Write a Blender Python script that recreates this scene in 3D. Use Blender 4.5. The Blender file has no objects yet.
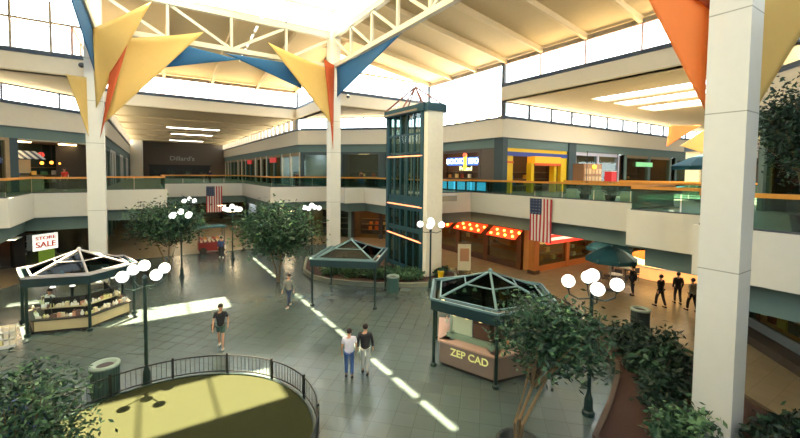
import bpy, bmesh, math, random
from mathutils import Vector, Matrix
random.seed(7)
C = bpy.context.scene.collection
PI = math.pi
def R(d): return math.radians(d)

# ------------------------------------------------------------------ materials
def lin(c):
    c = c/255.0
    return c/12.92 if c <= .04045 else ((c+.055)/1.055)**2.4
MATS = {}
def M(name, rgb=(128,128,128), rough=.55, metal=0.0, var=.08, scale=4.0, emit=0.0, bump=0.0, ecol=None, trans=0.0):
    if name in MATS: return MATS[name]
    m = bpy.data.materials.new(name); m.use_nodes = True
    nt = m.node_tree; N = nt.nodes; L = nt.links
    b = N['Principled BSDF']
    col = tuple(lin(c) for c in rgb)
    b.inputs['Roughness'].default_value = rough; b.inputs['Metallic'].default_value = metal
    tc = N.new('ShaderNodeNewGeometry'); nz = N.new('ShaderNodeTexNoise')
    nz.inputs['Scale'].default_value = scale; nz.inputs['Detail'].default_value = 3
    L.new(tc.outputs['Position'], nz.inputs['Vector'])
    mr = N.new('ShaderNodeMapRange'); mr.inputs['To Min'].default_value = 1-var; mr.inputs['To Max'].default_value = 1+var
    L.new(nz.outputs['Fac'], mr.inputs['Value'])
    mx = N.new('ShaderNodeVectorMath'); mx.operation = 'SCALE'; mx.inputs[0].default_value = col
    L.new(mr.outputs['Result'], mx.inputs['Scale']); L.new(mx.outputs['Vector'], b.inputs['Base Color'])
    if bump:
        bp = N.new('ShaderNodeBump'); bp.inputs['Strength'].default_value = bump
        L.new(nz.outputs['Fac'], bp.inputs['Height']); L.new(bp.outputs['Normal'], b.inputs['Normal'])
    if emit:
        e = tuple(lin(c) for c in (ecol or rgb))
        b.inputs['Emission Color'].default_value = (*e,1); b.inputs['Emission Strength'].default_value = emit
    if trans:                                           # thin cloth or leaf: light also passes through
        t = N.new('ShaderNodeBsdfTranslucent'); mix = N.new('ShaderNodeMixShader'); mix.inputs['Fac'].default_value = trans
        L.new(mx.outputs['Vector'], t.inputs['Color']); L.new(b.outputs['BSDF'], mix.inputs[1]); L.new(t.outputs['BSDF'], mix.inputs[2])
        L.new(mix.outputs['Shader'], N['Material Output'].inputs['Surface'])
    MATS[name] = m
    return m
def glassmat(name, tint=(235,245,242), gloss=.08, dim=1.0):
    if name in MATS: return MATS[name]
    m = bpy.data.materials.new(name); m.use_nodes = True
    nt = m.node_tree; N = nt.nodes; L = nt.links
    N.remove(N['Principled BSDF'])
    t = N.new('ShaderNodeBsdfTransparent'); t.inputs['Color'].default_value = (*[lin(c)*dim for c in tint],1)
    g = N.new('ShaderNodeBsdfGlossy'); g.inputs['Roughness'].default_value = .04
    mix = N.new('ShaderNodeMixShader'); mix.inputs['Fac'].default_value = gloss
    L.new(t.outputs[0], mix.inputs[1]); L.new(g.outputs[0], mix.inputs[2]); L.new(mix.outputs[0], N['Material Output'].inputs['Surface'])
    MATS[name] = m; return m
def tilemat(name, c1, c2, mortar, size, rough, rot=0.0, msize=.012, spec=.5):
    m = bpy.data.materials.new(name); m.use_nodes = True
    nt = m.node_tree; N = nt.nodes; L = nt.links; b = N['Principled BSDF']
    geo = N.new('ShaderNodeNewGeometry'); mp = N.new('ShaderNodeMapping'); mp.inputs['Rotation'].default_value = (0,0,rot)
    L.new(geo.outputs['Position'], mp.inputs['Vector'])
    br = N.new('ShaderNodeTexBrick'); br.offset = 0; br.squash = 1
    br.inputs['Scale'].default_value = 1; br.inputs['Brick Width'].default_value = size; br.inputs['Row Height'].default_value = size
    br.inputs['Mortar Size'].default_value = msize; br.inputs['Bias'].default_value = 0
    br.inputs['Color1'].default_value = (*[lin(c) for c in c1],1); br.inputs['Color2'].default_value = (*[lin(c) for c in c2],1)
    br.inputs['Mortar'].default_value = (*[lin(c) for c in mortar],1)
    L.new(mp.outputs['Vector'], br.inputs['Vector'])
    nz = N.new('ShaderNodeTexNoise'); nz.inputs['Scale'].default_value = .8; nz.inputs['Detail'].default_value = 5
    L.new(geo.outputs['Position'], nz.inputs['Vector'])
    mr = N.new('ShaderNodeMapRange'); mr.inputs['To Min'].default_value = .92; mr.inputs['To Max'].default_value = 1.08
    L.new(nz.outputs['Fac'], mr.inputs['Value'])
    sc = N.new('ShaderNodeVectorMath'); sc.operation = 'SCALE'
    L.new(br.outputs['Color'], sc.inputs[0]); L.new(mr.outputs['Result'], sc.inputs['Scale']); L.new(sc.outputs['Vector'], b.inputs['Base Color'])
    nz2 = N.new('ShaderNodeTexNoise'); nz2.inputs['Scale'].default_value = 2.5; nz2.inputs['Detail'].default_value = 6
    L.new(geo.outputs['Position'], nz2.inputs['Vector'])
    mr2 = N.new('ShaderNodeMapRange'); mr2.inputs['From Min'].default_value = .3; mr2.inputs['From Max'].default_value = .7
    mr2.inputs['To Min'].default_value = rough-.02; mr2.inputs['To Max'].default_value = rough+.06
    L.new(nz2.outputs['Fac'], mr2.inputs['Value']); L.new(mr2.outputs['Result'], b.inputs['Roughness'])
    bp = N.new('ShaderNodeBump'); bp.inputs['Strength'].default_value = .25; bp.inputs['Distance'].default_value = .01
    L.new(br.outputs['Fac'], bp.inputs['Height']); L.new(bp.outputs['Normal'], b.inputs['Normal']); bp.invert = True
    b.inputs['Specular IOR Level'].default_value = spec
    MATS[name] = m; return m

cream   = M('cream_plaster', (212,204,186), .7, var=.04)
creamw  = M('cream_ceiling', (192,176,144), .8, var=.04)
white   = M('white_paint', (206,206,202), .6, var=.03)
fasciaM = M('fascia_paint', (208,205,196), .6, var=.03)
greyb   = M('grey_green_band', (98,120,116), .7, var=.05)
steel   = M('cream_steel', (186,184,172), .5, var=.03)
dframe  = M('dark_window_frame', (66,70,78), .5)
navy    = M('slate_blue_trim', (52,66,84), .5)
teal    = M('teal_paint', (14,62,72), .6)
tealL   = M('teal_light_edge', (110,140,145), .4, metal=.3)
dgreen  = M('dark_green_paint', (22,46,42), .4)
wood    = M('oak_handrail', (204,138,52), .4, var=.12, scale=8)
glassR  = glassmat('railing_glass', (196,226,220), .07, .88)
glassW  = glassmat('window_glass', (250,250,250), .04)
glassS  = glassmat('shop_glass', (215,228,224), .045)
glassT  = glassmat('tinted_roof_glass', (60,96,102), .015, .35)
frost = M('frosted_glass', (245,245,245), .5, trans=.85, var=.0)
globeM = M('lit_globe', (255,255,250), .4, emit=2.2, var=0)
soil    = M('brown_soil', (56,32,27), .9, var=.3, scale=12, bump=.4)
leafA = M('leaf_green', (52,88,62), .5, var=.45, scale=5, trans=.25)
leafB = M('leaf_dark', (26,50,37), .5, var=.5, scale=5, trans=.2)
leafC = M('leaf_light', (96,132,92), .5, var=.4, scale=5, trans=.25)
bark = M('bark', (112,92,66), .85, var=.2, scale=20)
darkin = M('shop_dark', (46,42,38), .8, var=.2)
brownin = M('shop_brown', (96,72,50), .8, var=.2)
tanin = M('shop_tan', (150,128,98), .8, var=.15)
conc = M('planter_curb', (120,122,108), .7)
courtF = tilemat('court_floor_tile', (72,84,84), (78,91,90), (62,73,73), .6, .20, R(45), .010, .6)
beigeF = tilemat('beige_floor_tile', (120,108,86), (130,116,92), (98,88,70), .6, .33, 0, .010, .5)
floor2M = M('upper_floor_tile', (150,140,120), .5)

# ------------------------------------------------------------------ mesh helper
ORG = {}
def org(o): return ORG.get(o.name, Vector((0,0,0)))
class MB:
    def __init__(s): s.v = []; s.f = []
    def add(s, vs, fs):
        n = len(s.v); s.v += [tuple(v) for v in vs]; s.f += [tuple(i+n for i in f) for f in fs]; return s
    def box(s, x0,x1,y0,y1,z0,z1):
        return s.add([(x,y,z) for z in (z0,z1) for x,y in ((x0,y0),(x1,y0),(x1,y1),(x0,y1))],
                     [(3,2,1,0),(4,5,6,7),(0,1,5,4),(1,2,6,5),(2,3,7,6),(3,0,4,7)])
    def cbox(s, c, d, rz=0):
        cs,sn = math.cos(rz),math.sin(rz); vs = []
        for z in (-.5,.5):
            for x,y in ((-.5,-.5),(.5,-.5),(.5,.5),(-.5,.5)):
                X,Y = x*d[0],y*d[1]; vs.append((c[0]+X*cs-Y*sn, c[1]+X*sn+Y*cs, c[2]+z*d[2]))
        return s.add(vs, [(3,2,1,0),(4,5,6,7),(0,1,5,4),(1,2,6,5),(2,3,7,6),(3,0,4,7)])
    def wall(s, p, q, z0, z1, t, side=0):              # upright slab from p to q; side -1/0/1 puts its thickness right / centred / left
        p = Vector(p[:2]); q = Vector(q[:2]); d = (q-p).normalized(); n = Vector((-d.y,d.x))
        a = n*(t*(-.5+side*.5)); b = n*(t*(.5+side*.5))
        return s.prism([p+a,q+a,q+b,p+b], z0, z1)
    def prism(s, poly, z0, z1):
        n = len(poly); vs = [(p[0],p[1],z0) for p in poly]+[(p[0],p[1],z1) for p in poly]
        fs = [tuple(range(n-1,-1,-1)), tuple(range(n,2*n))]+[(i,(i+1)%n,n+(i+1)%n,n+i) for i in range(n)]
        return s.add(vs, fs)
    def beam(s, p, q, w, h):                            # rectangular bar, h in the upright direction
        p = Vector(p); q = Vector(q); d = (q-p).normalized()
        up = Vector((0,0,1)) if abs(d.z) < .98 else Vector((0,1,0))
        sd = d.cross(up).normalized()*w/2; u = sd.cross(d).normalized()*h/2
        vs = [e+a*sd+b*u for e in (p,q) for a,b in ((-1,-1),(1,-1),(1,1),(-1,1))]
        return s.add(vs, [(3,2,1,0),(4,5,6,7),(0,1,5,4),(1,2,6,5),(2,3,7,6),(3,0,4,7)])
    def tube(s, pts, r, n=8):
        pts = [Vector(p) for p in pts]; rs = r if isinstance(r,(list,tuple)) else [r]*len(pts)
        base = len(s.v); m = len(pts)
        for i,p in enumerate(pts):
            d = (pts[min(i+1,m-1)]-pts[max(i-1,0)]).normalized()
            a = d.cross(Vector((0,0,1)) if abs(d.z)<.95 else Vector((1,0,0))).normalized(); b = d.cross(a)
            for k in range(n):
                t = 2*PI*k/n; s.v.append(tuple(p+(a*math.cos(t)+b*math.sin(t))*rs[i]))
        for i in range(m-1):
            for k in range(n):
                s.f.append((base+i*n+k, base+i*n+(k+1)%n, base+(i+1)*n+(k+1)%n, base+(i+1)*n+k))
        s.f.append(tuple(base+k for k in range(n-1,-1,-1))); s.f.append(tuple(base+(m-1)*n+k for k in range(n)))
        return s
    def lathe(s, prof, c, n=16):
        base = len(s.v); m = len(prof)
        for r,z in prof:
            for k in range(n): s.v.append((c[0]+r*math.cos(2*PI*k/n), c[1]+r*math.sin(2*PI*k/n), c[2]+z))
        for i in range(m-1):
            for k in range(n): s.f.append((base+i*n+k, base+i*n+(k+1)%n, base+(i+1)*n+(k+1)%n, base+(i+1)*n+k))
        s.f.append(tuple(base+k for k in range(n-1,-1,-1))); s.f.append(tuple(base+(m-1)*n+k for k in range(n)))
        return s
    def ball(s, c, r, n=16, sz=1.0):
        return s.lathe([(r*math.sin(PI*i/10)+1e-4, -r*sz*math.cos(PI*i/10)) for i in range(11)], c, n)
    def build(s, name, m, parent=None, smooth=False):
        me = bpy.data.meshes.new(name)
        if parent is not None: o0 = org(parent)
        else:
            xs = [v[0] for v in s.v]; ys = [v[1] for v in s.v]; zs = [v[2] for v in s.v]
            o0 = Vector(((min(xs)+max(xs))/2,(min(ys)+max(ys))/2,min(zs)))
        me.from_pydata([(v[0]-o0.x,v[1]-o0.y,v[2]-o0.z) for v in s.v], [], s.f)
        me.materials.append(m)
        if smooth:
            for p in me.polygons: p.use_smooth = True
        me.update()
        o = bpy.data.objects.new(name, me); C.objects.link(o); ORG[o.name] = o0
        if parent is None: o.location = o0
        else: o.parent = parent
        return o
def tag(o, label=None, cat=None, group=None, kind=None):
    if label: o['label'] = label
    if cat: o['category'] = cat
    if group: o['group'] = group
    if kind: o['kind'] = kind
    return o
def struct(o, label=None): 
    o['kind'] = 'structure'
    if label: o['label'] = label; 
    return o
def thing(name, label, cat, loc, group=None):
    o = bpy.data.objects.new(name, None); C.objects.link(o); o.location = loc; o.empty_display_size = .2
    ORG[o.name] = Vector(loc); return tag(o, label, cat, group)
def sthing(name, loc=(0,0,0), label=None):
    o = bpy.data.objects.new(name, None); C.objects.link(o); o.location = loc; ORG[o.name] = Vector(loc)
    o['kind'] = 'structure'
    if label: o['label'] = label
    return o
KIDS = {}
def copy_tree(o, parent=None):
    c = o.copy(); C.objects.link(c); ORG[c.name] = org(o).copy()
    if parent: c.parent = parent
    for ch in list(o.children): copy_tree(ch, c)
    return c
def text(s, name, m, parent, loc, size, rz, rx=PI/2, ext=.02, sx=1.0, align='CENTER'):
    cu = bpy.data.curves.new(name, 'FONT'); cu.body = s; cu.size = size; cu.extrude = ext; cu.align_x = align; cu.align_y = 'CENTER'
    cu.offset = .012*size
    cu.materials.append(m)
    tc = bpy.data.objects.new(name, cu); me = bpy.data.meshes.new_from_object(tc); bpy.data.objects.remove(tc); bpy.data.curves.remove(cu)
    me.materials.clear(); me.materials.append(m)
    t = bpy.data.objects.new(name, me); C.objects.link(t); ORG[t.name] = Vector(loc)
    t.location = Vector(loc)-(org(parent) if parent else Vector((0,0,0))); t.rotation_euler = (rx,0,rz); t.scale = (sx,1,1)
    if parent: t.parent = parent
    return t

# ------------------------------------------------------------------ levels
F2, FB = 5.4, 3.9            # upper floor, underside of the white balcony fascia
GC = 3.0                     # ground floor shop ceiling
GB, CB, SILL, LOW = 9.15, 9.95, 11.5, 12.8
HB, EAVE, CH, TOP, MON = 14.1, 15.95, 15.2, 17.8, 19.7
# ------------------------------------------------------------------ floors
struct(MB().box(-60,90,-12,115,-.3,0).build('floor', beigeF))
cf = MB().prism([(-9,-8),(-9,28.5),(-6.5,33),(-3,36.6),(9.9,36.6),(16,34.5),(18.2,30),(18.2,23.2),(19.3,20.5),(19.3,13),(17.4,9),(17.4,7),(13,2),(13,-8)][::-1], 0, .006)
struct(cf.build('floor', courtF))

E = [(-30,28.2),(-6.3,28.2),(-6.3,33.4),(-3.1,33.4),(-3.1,37.4),(1.1,37.4),(1.1,53),(9.9,53),(9.9,39),(16.2,39),(16.2,35.3),(18.3,35.3),(18.3,23.4),(21.9,23.4),(21.9,9.0),(17.8,9.0),(17.8,5.2),(14.3,5.2),(14.3,-10)]
def offset(pl, d):           # shift a polyline to its left by d
    out = []
    for i,p in enumerate(pl):
        p = Vector(p); ns = []
        if i > 0: e = (p-Vector(pl[i-1])).normalized(); ns.append(Vector((-e.y,e.x)))
        if i < len(pl)-1: e = (Vector(pl[i+1])-p).normalized(); ns.append(Vector((-e.y,e.x)))
        if len(ns) == 1: out.append(p+ns[0]*d)
        else:
            n = (ns[0]+ns[1]).normalized(); out.append(p+n*(d/max(.3,n.dot(ns[0]))))
    return [tuple(p) for p in out]
def ribbon(mb, pl, t, z0, z1):   # wall along a polyline, thickness t to its left
    o = offset(pl, t)
    for i in range(len(pl)-1): mb.prism([pl[i],pl[i+1],o[i+1],o[i]], z0, z1)
    return mb
struct(ribbon(MB(), E, .3, FB, F2+.06).build('trim_1', fasciaM))
E5 = offset(E, .55)
struct(ribbon(MB(), E5, .2, GC, FB).build('trim_2', greyb))
def slabs(mb, d, z0, z1):
    X = 60
    for b0,b1,a0,a1 in ((-30,-6.3-d,28.2+d,33.4+d),(-30,-3.1-d,33.4+d,37.4+d),(-30,1.1-d,37.4+d,53+d),(-30,X,53+d,110),(9.9+d,X,39+d,53+d),(16.2+d,X,35.3+d,39+d),
                        (18.3+d,X,23.4+d,35.3+d),(21.9+d,90,9-d,23.4+d),(17.8+d,90,5.2-d,9-d),(14.3+d,90,-10,5.2-d)):
        mb.box(b0,b1,a0,a1,z0,z1)
    return mb
struct(slabs(MB(), .25, F2-.35, F2).build('floor', floor2M))
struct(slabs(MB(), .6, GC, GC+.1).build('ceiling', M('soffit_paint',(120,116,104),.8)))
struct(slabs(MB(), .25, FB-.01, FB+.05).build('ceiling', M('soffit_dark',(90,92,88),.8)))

# glass railings along the balcony edge
def railing(p, q, label, group=None):
    p = Vector(p); q = Vector(q); L = (q-p).length; d = (q-p)/L
    t = thing('glass_railing', label, 'railing', ((p.x+q.x)/2,(p.y+q.y)/2,F2+.06), group)
    n = max(1, round(L/2.2))
    for i in range(n):
        a = p+d*(L*i/n+.03); b = p+d*(L*(i+1)/n-.03)
        MB().wall(a,b,F2+.06,F2+1.0,.015).build('glass_panel', glassR, t)
    MB().wall(p,q,F2+.99,F2+1.12,.09).build('handrail', wood, t)
    MB().wall(p,q,F2+.06,F2+.12,.05).build('base_channel', dframe, t)
    return t
Er = offset(E, .12)
rl = ['along the left side balcony before the bookshop window','short balcony return by the left white column','on the balcony behind the left white column','short return beside the left corridor landing','at the left landing of the far corridor','down the left side of the far corridor well','at the far corridor end over the small flag','down the right side of the far corridor well','before the bright shop left of the middle column','short return hidden behind the middle column','between the middle white column and the balcony corner','behind the glass lift tower','short return right of the lift tower pier','above the large hanging flag on the right balcony','short return of the right balcony by the planters','on the near right balcony just left of the big column','short return behind the big near column','right of the big near column under the leafy tree']
for i in range(len(Er)-1):
    p,q = Er[i],Er[i+1]
    if i == 0: p = (-16,p[1])
    if i == len(Er)-2: q = (q[0],-4)
    railing(p,q,'glass railing with oak handrail '+rl[i])
# a second rail further back on the upper right corridor
railing((28.5,8.5),(28.5,19.5),'glass railing with oak handrail far back on the upper right corridor, behind the potted plants')
railing((36,9),(36,19),'glass railing with oak handrail furthest back on the upper right corridor')

# ------------------------------------------------------------------ columns
P1,P2,P3 = (-2.7,29.2),(12.4,29.2),(12.4,3.8)
cw = .42
for (x,y),lb in ((P1,'white square column on the left with yellow and red sails'),(P2,'white square column in the middle with a yellow and a red sail'),(P3,'large white square column near the right with orange and yellow sails')):
    t = sthing('column', (x,y,0), lb)
    MB().box(x-cw,x+cw,y-cw,y+cw,0,TOP+.3).build('shaft', white, t)
    jm = MB()
    for z in (4.6,8.55,11.0,13.4): jm.box(x-cw-.004,x+cw+.004,y-cw-.004,y+cw+.004,z,z+.03)
    jm.build('joint', M('joint_grey',(150,152,146)), t)
    MB().box(x-cw-.05,x+cw+.05,y-cw-.05,y+cw+.05,0,.25).build('base', M('column_base',(90,90,84)), t)

# ------------------------------------------------------------------ trusses
def truss(p, q, n, label):
    p = Vector((*p,0)); q = Vector((*q,0)); d = (q-p)/n; u = d.normalized()
    t = thing('roof_truss', label, 'truss', ((p.x+q.x)/2,(p.y+q.y)/2,CH))
    z = Vector((0,0,1))
    MB().beam(p+z*(CH+.15),q+z*(CH+.15),.3,.32).build('bottom_chord', steel, t)
    MB().beam(p+z*(TOP-.1),q+z*(TOP-.1),.32,.36).build('top_chord', steel, t)
    for i in range(n+1):
        a = p+d*i
        MB().beam(a+z*(CH+.2),a+z*(TOP-.2),.16,.2).build('vertical_bar', steel, t)
        if i < n:
            b = p+d*(i+1)
            s0,s1 = (a,b) if i < n/2 else (b,a)
            MB().beam(s0+(s1-s0)*.05+z*(TOP-.3),s1+(s0-s1)*.05+z*(CH+.3),.14,.18).build('diagonal_bar', steel, t)
truss(P1,P2,4,'cream steel truss between the left and the middle white columns')
truss(P2,P3,8,'cream steel truss from the middle column towards the big near column')
truss(P1,(-2.7,3.8),8,'cream steel truss running from the left column towards the viewer')
truss((-2.7,3.8),P3,4,'cream steel truss across the viewer side of the court')

# ------------------------------------------------------------------ roofs (opaque deck with openings added to let sun stripes and patches in)
def slope_deck(mb, pts, th=.18):
    # pts: 4 corners (x,y,z) of the underside
    n = len(pts)
    mb.add([p for p in pts]+[(p[0],p[1],p[2]+th) for p in pts], [tuple(range(n)),tuple(range(2*n-1,n-1,-1))]+[(i,n+i,n+(i+1)%n,(i+1)%n) for i in range(n)])
    return mb
SK = (6.79,6.97)                      # narrow roof slot added to cast the long sun stripe
XE, YE = 23.9, 43.0
def zr(x): return TOP+.12+(EAVE-TOP)*(x-12.4)/(XE-12.4)
struct(slope_deck(MB(), [(12.4,1.2,zr(12.4)),(XE+.5,1.2,zr(XE+.5)),(XE+.5,31.9,zr(XE+.5)),(12.4,31.9,zr(12.4))]).build('ceiling', creamw))
def zf(y): return TOP+.12+(EAVE-TOP)*(y-29.2)/(YE-29.2)
fr = MB()
for x0,x1,y0,y1 in ((-4,SK[0],29.2,YE+.5),(SK[1],13.9,29.2,YE+.5),(SK[0],SK[1],37.5,YE+.5)):
    slope_deck(fr, [(x0,y0,zf(y0)),(x1,y0,zf(y0)),(x1,y1,zf(y1)),(x0,y1,zf(y1))])
for y in (30.2,31.6,33.0,34.4,35.8): slope_deck(fr, [(SK[0],y,zf(y)),(SK[1],y,zf(y)),(SK[1],y+.25,zf(y+.25)),(SK[0],y+.25,zf(y+.25))])
struct(fr.build('ceiling', creamw))
def zl(x): return TOP+.12+(EAVE-TOP)*(-2.7-x)/11.3
lr = MB()
for x0,x1,y0,y1 in ((-14.5,-2.7,1.2,26.2),(-14.5,-2.7,28.6,31.9),(-14.5,-5.6,26.2,28.6)):  # unseen gap added here so sun falls on the left kiosk
    slope_deck(lr, [(x0,y0,zl(x0)),(x1,y0,zl(x1)),(x1,y1,zl(x1)),(x0,y1,zl(x0))])
struct(lr.build('ceiling', creamw))
# raised monitor roof over the court centre: openings added for the floor sun patches, and the narrow slot
mr_ = MB(); ZM = MON
holes = [(-2.3,3.3,17.0,19.45),(-2.3,3.45,26.75,28.75)]
def deck(x0,x1,y0,y1): mr_.box(x0,x1,y0,y1,ZM,ZM+.2)
deck(-3,12.7,2.9,3.8) ; 
ys = [3.8,17.0,19.45,26.75,28.75,29.6]
for i in range(5):
    y0,y1 = ys[i],ys[i+1]; hole = i in (1,3)
    if not hole: deck(-3,SK[0],y0,y1)
    else: deck(-3,-2.3,y0,y1); deck(3.38,SK[0],y0,y1)
    deck(SK[1],12.7,y0,y1)
    if i == 0: deck(SK[0],SK[1],y0,13.3)
y = 14.9
while y < 29: deck(SK[0],SK[1],y,y+.22); y += 1.6
struct(mr_.build('ceiling', M('light_fill_roof_sheet',(226,222,205),.7,trans=.45,var=.03)))  # sheet made translucent to add top light to the court
mg = MB(); mg.box(-2.4,3.5,16.9,19.5,ZM+.2,ZM+.22); mg.box(-2.4,3.5,26.6,28.9,ZM+.2,ZM+.22); mg.box(SK[0]-.1,SK[1]+.1,13.2,29.4,ZM+.2,ZM+.22)
tw = sthing('window_1',(5,16,MON)); mg.build('pane', glassW, tw)  # glazing over the added sun openings
sf = MB()
for x in (-.4,1.5): sf.box(x-.04,x+.04,17,19.45,ZM,ZM+.12); sf.box(x-.04,x+.04,26.75,28.75,ZM,ZM+.12)
sf.build('glazing_bar', steel, tw)
# frosted clerestory between truss tops and monitor roof
tw = sthing('window_2',(5,16,TOP))
fz = MB()
for p,q in (((-2.7,29.2),(12.4,29.2)),((12.4,29.2),(12.4,3.8)),((12.4,3.8),(-2.7,3.8)),((-2.7,3.8),(-2.7,29.2))): fz.wall(p,q,TOP+.08,MON,.02)
fz.build('pane', frost, tw)
fb = MB()
for i in range(5): 
    for y in (3.8,29.2): fb.box(-2.7+i*3.775-.06,-2.7+i*3.775+.06,y-.08,y+.08,TOP,MON)
for i in range(9):
    for x in (-2.7,12.4): fb.box(x-.08,x+.08,3.8+i*3.175-.05,3.8+i*3.175+.05,TOP,MON)
fb.box(12.25,12.55,29.05,29.35,TOP,MON)
fb.build('mullion', M('lilac_post',(168,160,186)), tw)
# upper header ring of monitor
hr = MB()
for p,q in (((-2.9,29.2),(12.6,29.2)),((12.4,29.4),(12.4,3.6)),((-2.7,29.4),(-2.7,3.6))): hr.wall(p,q,MON-.15,MON+.02,.2)
struct(hr.build('trim_3', steel))

# rafters under the sloping ceilings
def rafter(p, q, lb, grp):
    tag(MB().beam(p,q,.22,.36).build('roof_beam', steel2), lb, 'roof beam', grp)
steel2 = M('cream_beam', (196,180,148), .7)
y = 31.75
for k in range(10):
    rafter((12.5,y,zr(12.5)-.18),(XE,y,zr(XE)-.18),'cream roof beam sloping down to the eave under the right-hand ceiling','beams under the right ceiling'); y -= 3.35
for x in (-3.2,1.2,5.3,9.6,13.7):
    rafter((x,29.4,zf(29.4)-.18),(x,YE,zf(YE)-.18),'cream roof beam sloping away under the far ceiling beyond the truss','beams under the far ceiling')
# eave strips
struct(MB().box(XE-.1,XE+.15,1.2,31.9,EAVE-.25,EAVE+.02).build('trim_4', M('eave_brown',(150,136,116),.6)))
struct(MB().box(-4,13.9,YE-.1,YE+.15,EAVE-.25,EAVE+.02).build('trim_5', M('eave_brown')))

# the unseen viewer side of the court is closed like the other sides
struct(slope_deck(MB(), [(-14.5,3.8,TOP+.12),(-14.5,-9,EAVE),(24.4,-9,EAVE),(24.4,3.8,TOP+.12)][::-1]).build('ceiling', creamw))
struct(MB().box(-14.8,24.5,-9.4,-9.1,0,SILL).build('wall_back', cream))
struct(MB().box(-14.9,-14.6,-9.4,31.5,0,EAVE-1.7).build('wall_left', cream))
# ------------------------------------------------------------------ header beams across the corridor mouths
def header(p, q, n):
    t = sthing('beam', ((p[0]+q[0])/2,(p[1]+q[1])/2,LOW))
    MB().wall(p,q,LOW,HB-.22,.5).build('panel', cream, t)
    MB().wall(p,q,HB-.22,HB,.62).build('cap', navy, t)
    MB().wall(p,q,LOW,LOW+.08,.56).build('edge', creamw, t)
    return t
header((-4,YE),(13.9,YE),1); header((XE,21.95),(XE,1.2),2); header((-16,31.9),(-3.2,31.9),3); header((13.9,31.9),(23.7,31.9),4)
header((-4,YE),(-4,31.9),5); header((13.9,YE),(13.9,31.9),6)
WN = [10]
def windows(p, q, z0, z1, step, fm=dframe, rail=None, frosted=False, fw=.09, top=True):
    p = Vector(p[:2]); q = Vector(q[:2]); L = (q-p).length; d = (q-p)/L; n = max(1,round(L/step))
    t = sthing('window_%d'%WN[0], ((p.x+q.x)/2,(p.y+q.y)/2,z0)); WN[0] += 1
    MB().wall(p,q,z0,z1,.012).build('pane', frost if frosted else glassW, t)
    m = MB()
    for i in range(n+1):
        a = p+d*(L*i/n); m.cbox((a.x,a.y,(z0+z1)/2),(fw,fw+.04,z1-z0),math.atan2(d.y,d.x))
    m.build('mullion', fm, t)
    m = MB(); m.wall(p,q,z0-.02,z0+.1,.16)
    if top: m.wall(p,q,z1-.08,z1,.14)
    if rail: m.wall(p,q,rail-.06,rail+.06,.12)
    m.build('frame', fm, t)
    return t
pink = M('pale_mullion',(196,160,150),.6)
# tall glazing between header and eave
windows((-4,YE),(13.9,YE),HB,EAVE-.2,4.2,pink); windows((XE,21.95),(XE,1.2),HB,EAVE-.2,3.35,pink)
windows((XE,31.9),(XE,21.95),SILL,EAVE-.2,10,dframe,fw=.22)
# gable ends
windows((-14,31.9),(-3.2,31.9),HB,17.2,1.71,M('taupe_mullion',(150,138,122),.6),rail=EAVE,top=False,fw=.11)
windows((13.9,31.9),(XE,31.9),HB,EAVE,3.4,pink,top=True); struct(MB().beam((12.6,31.85,EAVE),(XE,31.85,EAVE),.1,.14).build('trim_10', steel2 if 'steel2' in globals() else steel))
windows((-4,YE),(-4,31.9),HB,EAVE,4,pink); windows((13.9,YE),(13.9,31.9),HB,EAVE,4,pink)
struct(MB().box(-14.6,-14.3,1.2,31.9,EAVE-1.9,EAVE+.1).build('trim_6', steel))
# low ceilings over the corner bays and the corridors
cl = MB()
cl.prism([(-4,31.9),(-4,43),(-3.2,43),(-3.2,41.8),(-13.1,31.9)], LOW+.0, LOW+.15)
cl.prism([(13.9,31.9),(23.9,31.9),(13.9,41.9)], LOW, LOW+.15)
cl.box(-3.4,13.8,43.1,93,LOW,LOW+.15)
for b0,b1,a0,a1 in ((24,28.5,5,22.2),(28.5,42,17.4,20.6),(28.5,42,5,9.5),(28.5,42,20.6,22.2),(30.6,31.6,9.5,17.4),(34,35.4,9.5,17.4),(38.5,42,9.5,17.4),(42,85,5,22.2)): cl.box(b0,b1,a0,a1,LOW,LOW+.15)
cl.prism([(24.1,6),(24.1,1.2),(13,1.2),(7.5,-9),(24,-9)], LOW, LOW+.15)
struct(cl.build('ceiling', creamw))
ds = MB()
for a in (50,57,65,75,86): ds.box(-3.2,13.6,a,a+.25,LOW-.18,LOW)
struct(ds.build('beam', creamw))

# ------------------------------------------------------------------ upper level walls: cream band, grey band, clerestory windows
W = [(-16,29),(-8.5,36.5),(-3.2,41.8),(-3.2,93)]
W_ = [(13.6,93),(13.6,41.9),(23.9,31.6),(23.9,22),(85,22)]
Wn = [(85,6.5),(24,6.5),(9,-8.5)]
for nm,pl in (('wall_left',W),('wall_right',W_),('wall_near',Wn)):
    r = ribbon(MB(), pl[::1], .35, CB, SILL); struct(r.build(nm, cream))
    o = offset(pl,.14); struct(ribbon(MB(), o, .3, GB, CB).build(nm, greyb))
    struct(ribbon(MB(), offset(pl,-.05), .45, SILL-.02, SILL+.1).build('trim_7', navy))
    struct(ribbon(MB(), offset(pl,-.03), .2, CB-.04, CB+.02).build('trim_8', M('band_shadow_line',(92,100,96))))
struct(MB().box(-3.15,-1.2,87,92.9,F2,LOW).build('wall_left', cream))
MB_end = MB().wall((-9,93),(19,93),0,LOW,.3,1); struct(MB_end.build('wall_far', M('end_wall_taupe',(96,84,72),.8)))
windows((-13.5,31.5),(-3.2,41.8),SILL+.1,LOW,3.5)
windows((-3.2,43.2),(-3.2,93),SILL+.1,LOW,1.9,M('taupe_mullion'),fw=.32); windows((13.6,43.2),(13.6,93),SILL+.1,LOW,1.9,M('taupe_mullion'),fw=.32)
windows((13.9,41.6),(23.9,31.6),SILL+.1,LOW,3.6)
windows((24.1,22),(60,22),SILL+.1,LOW,2.9,dframe,fw=.14)
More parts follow.
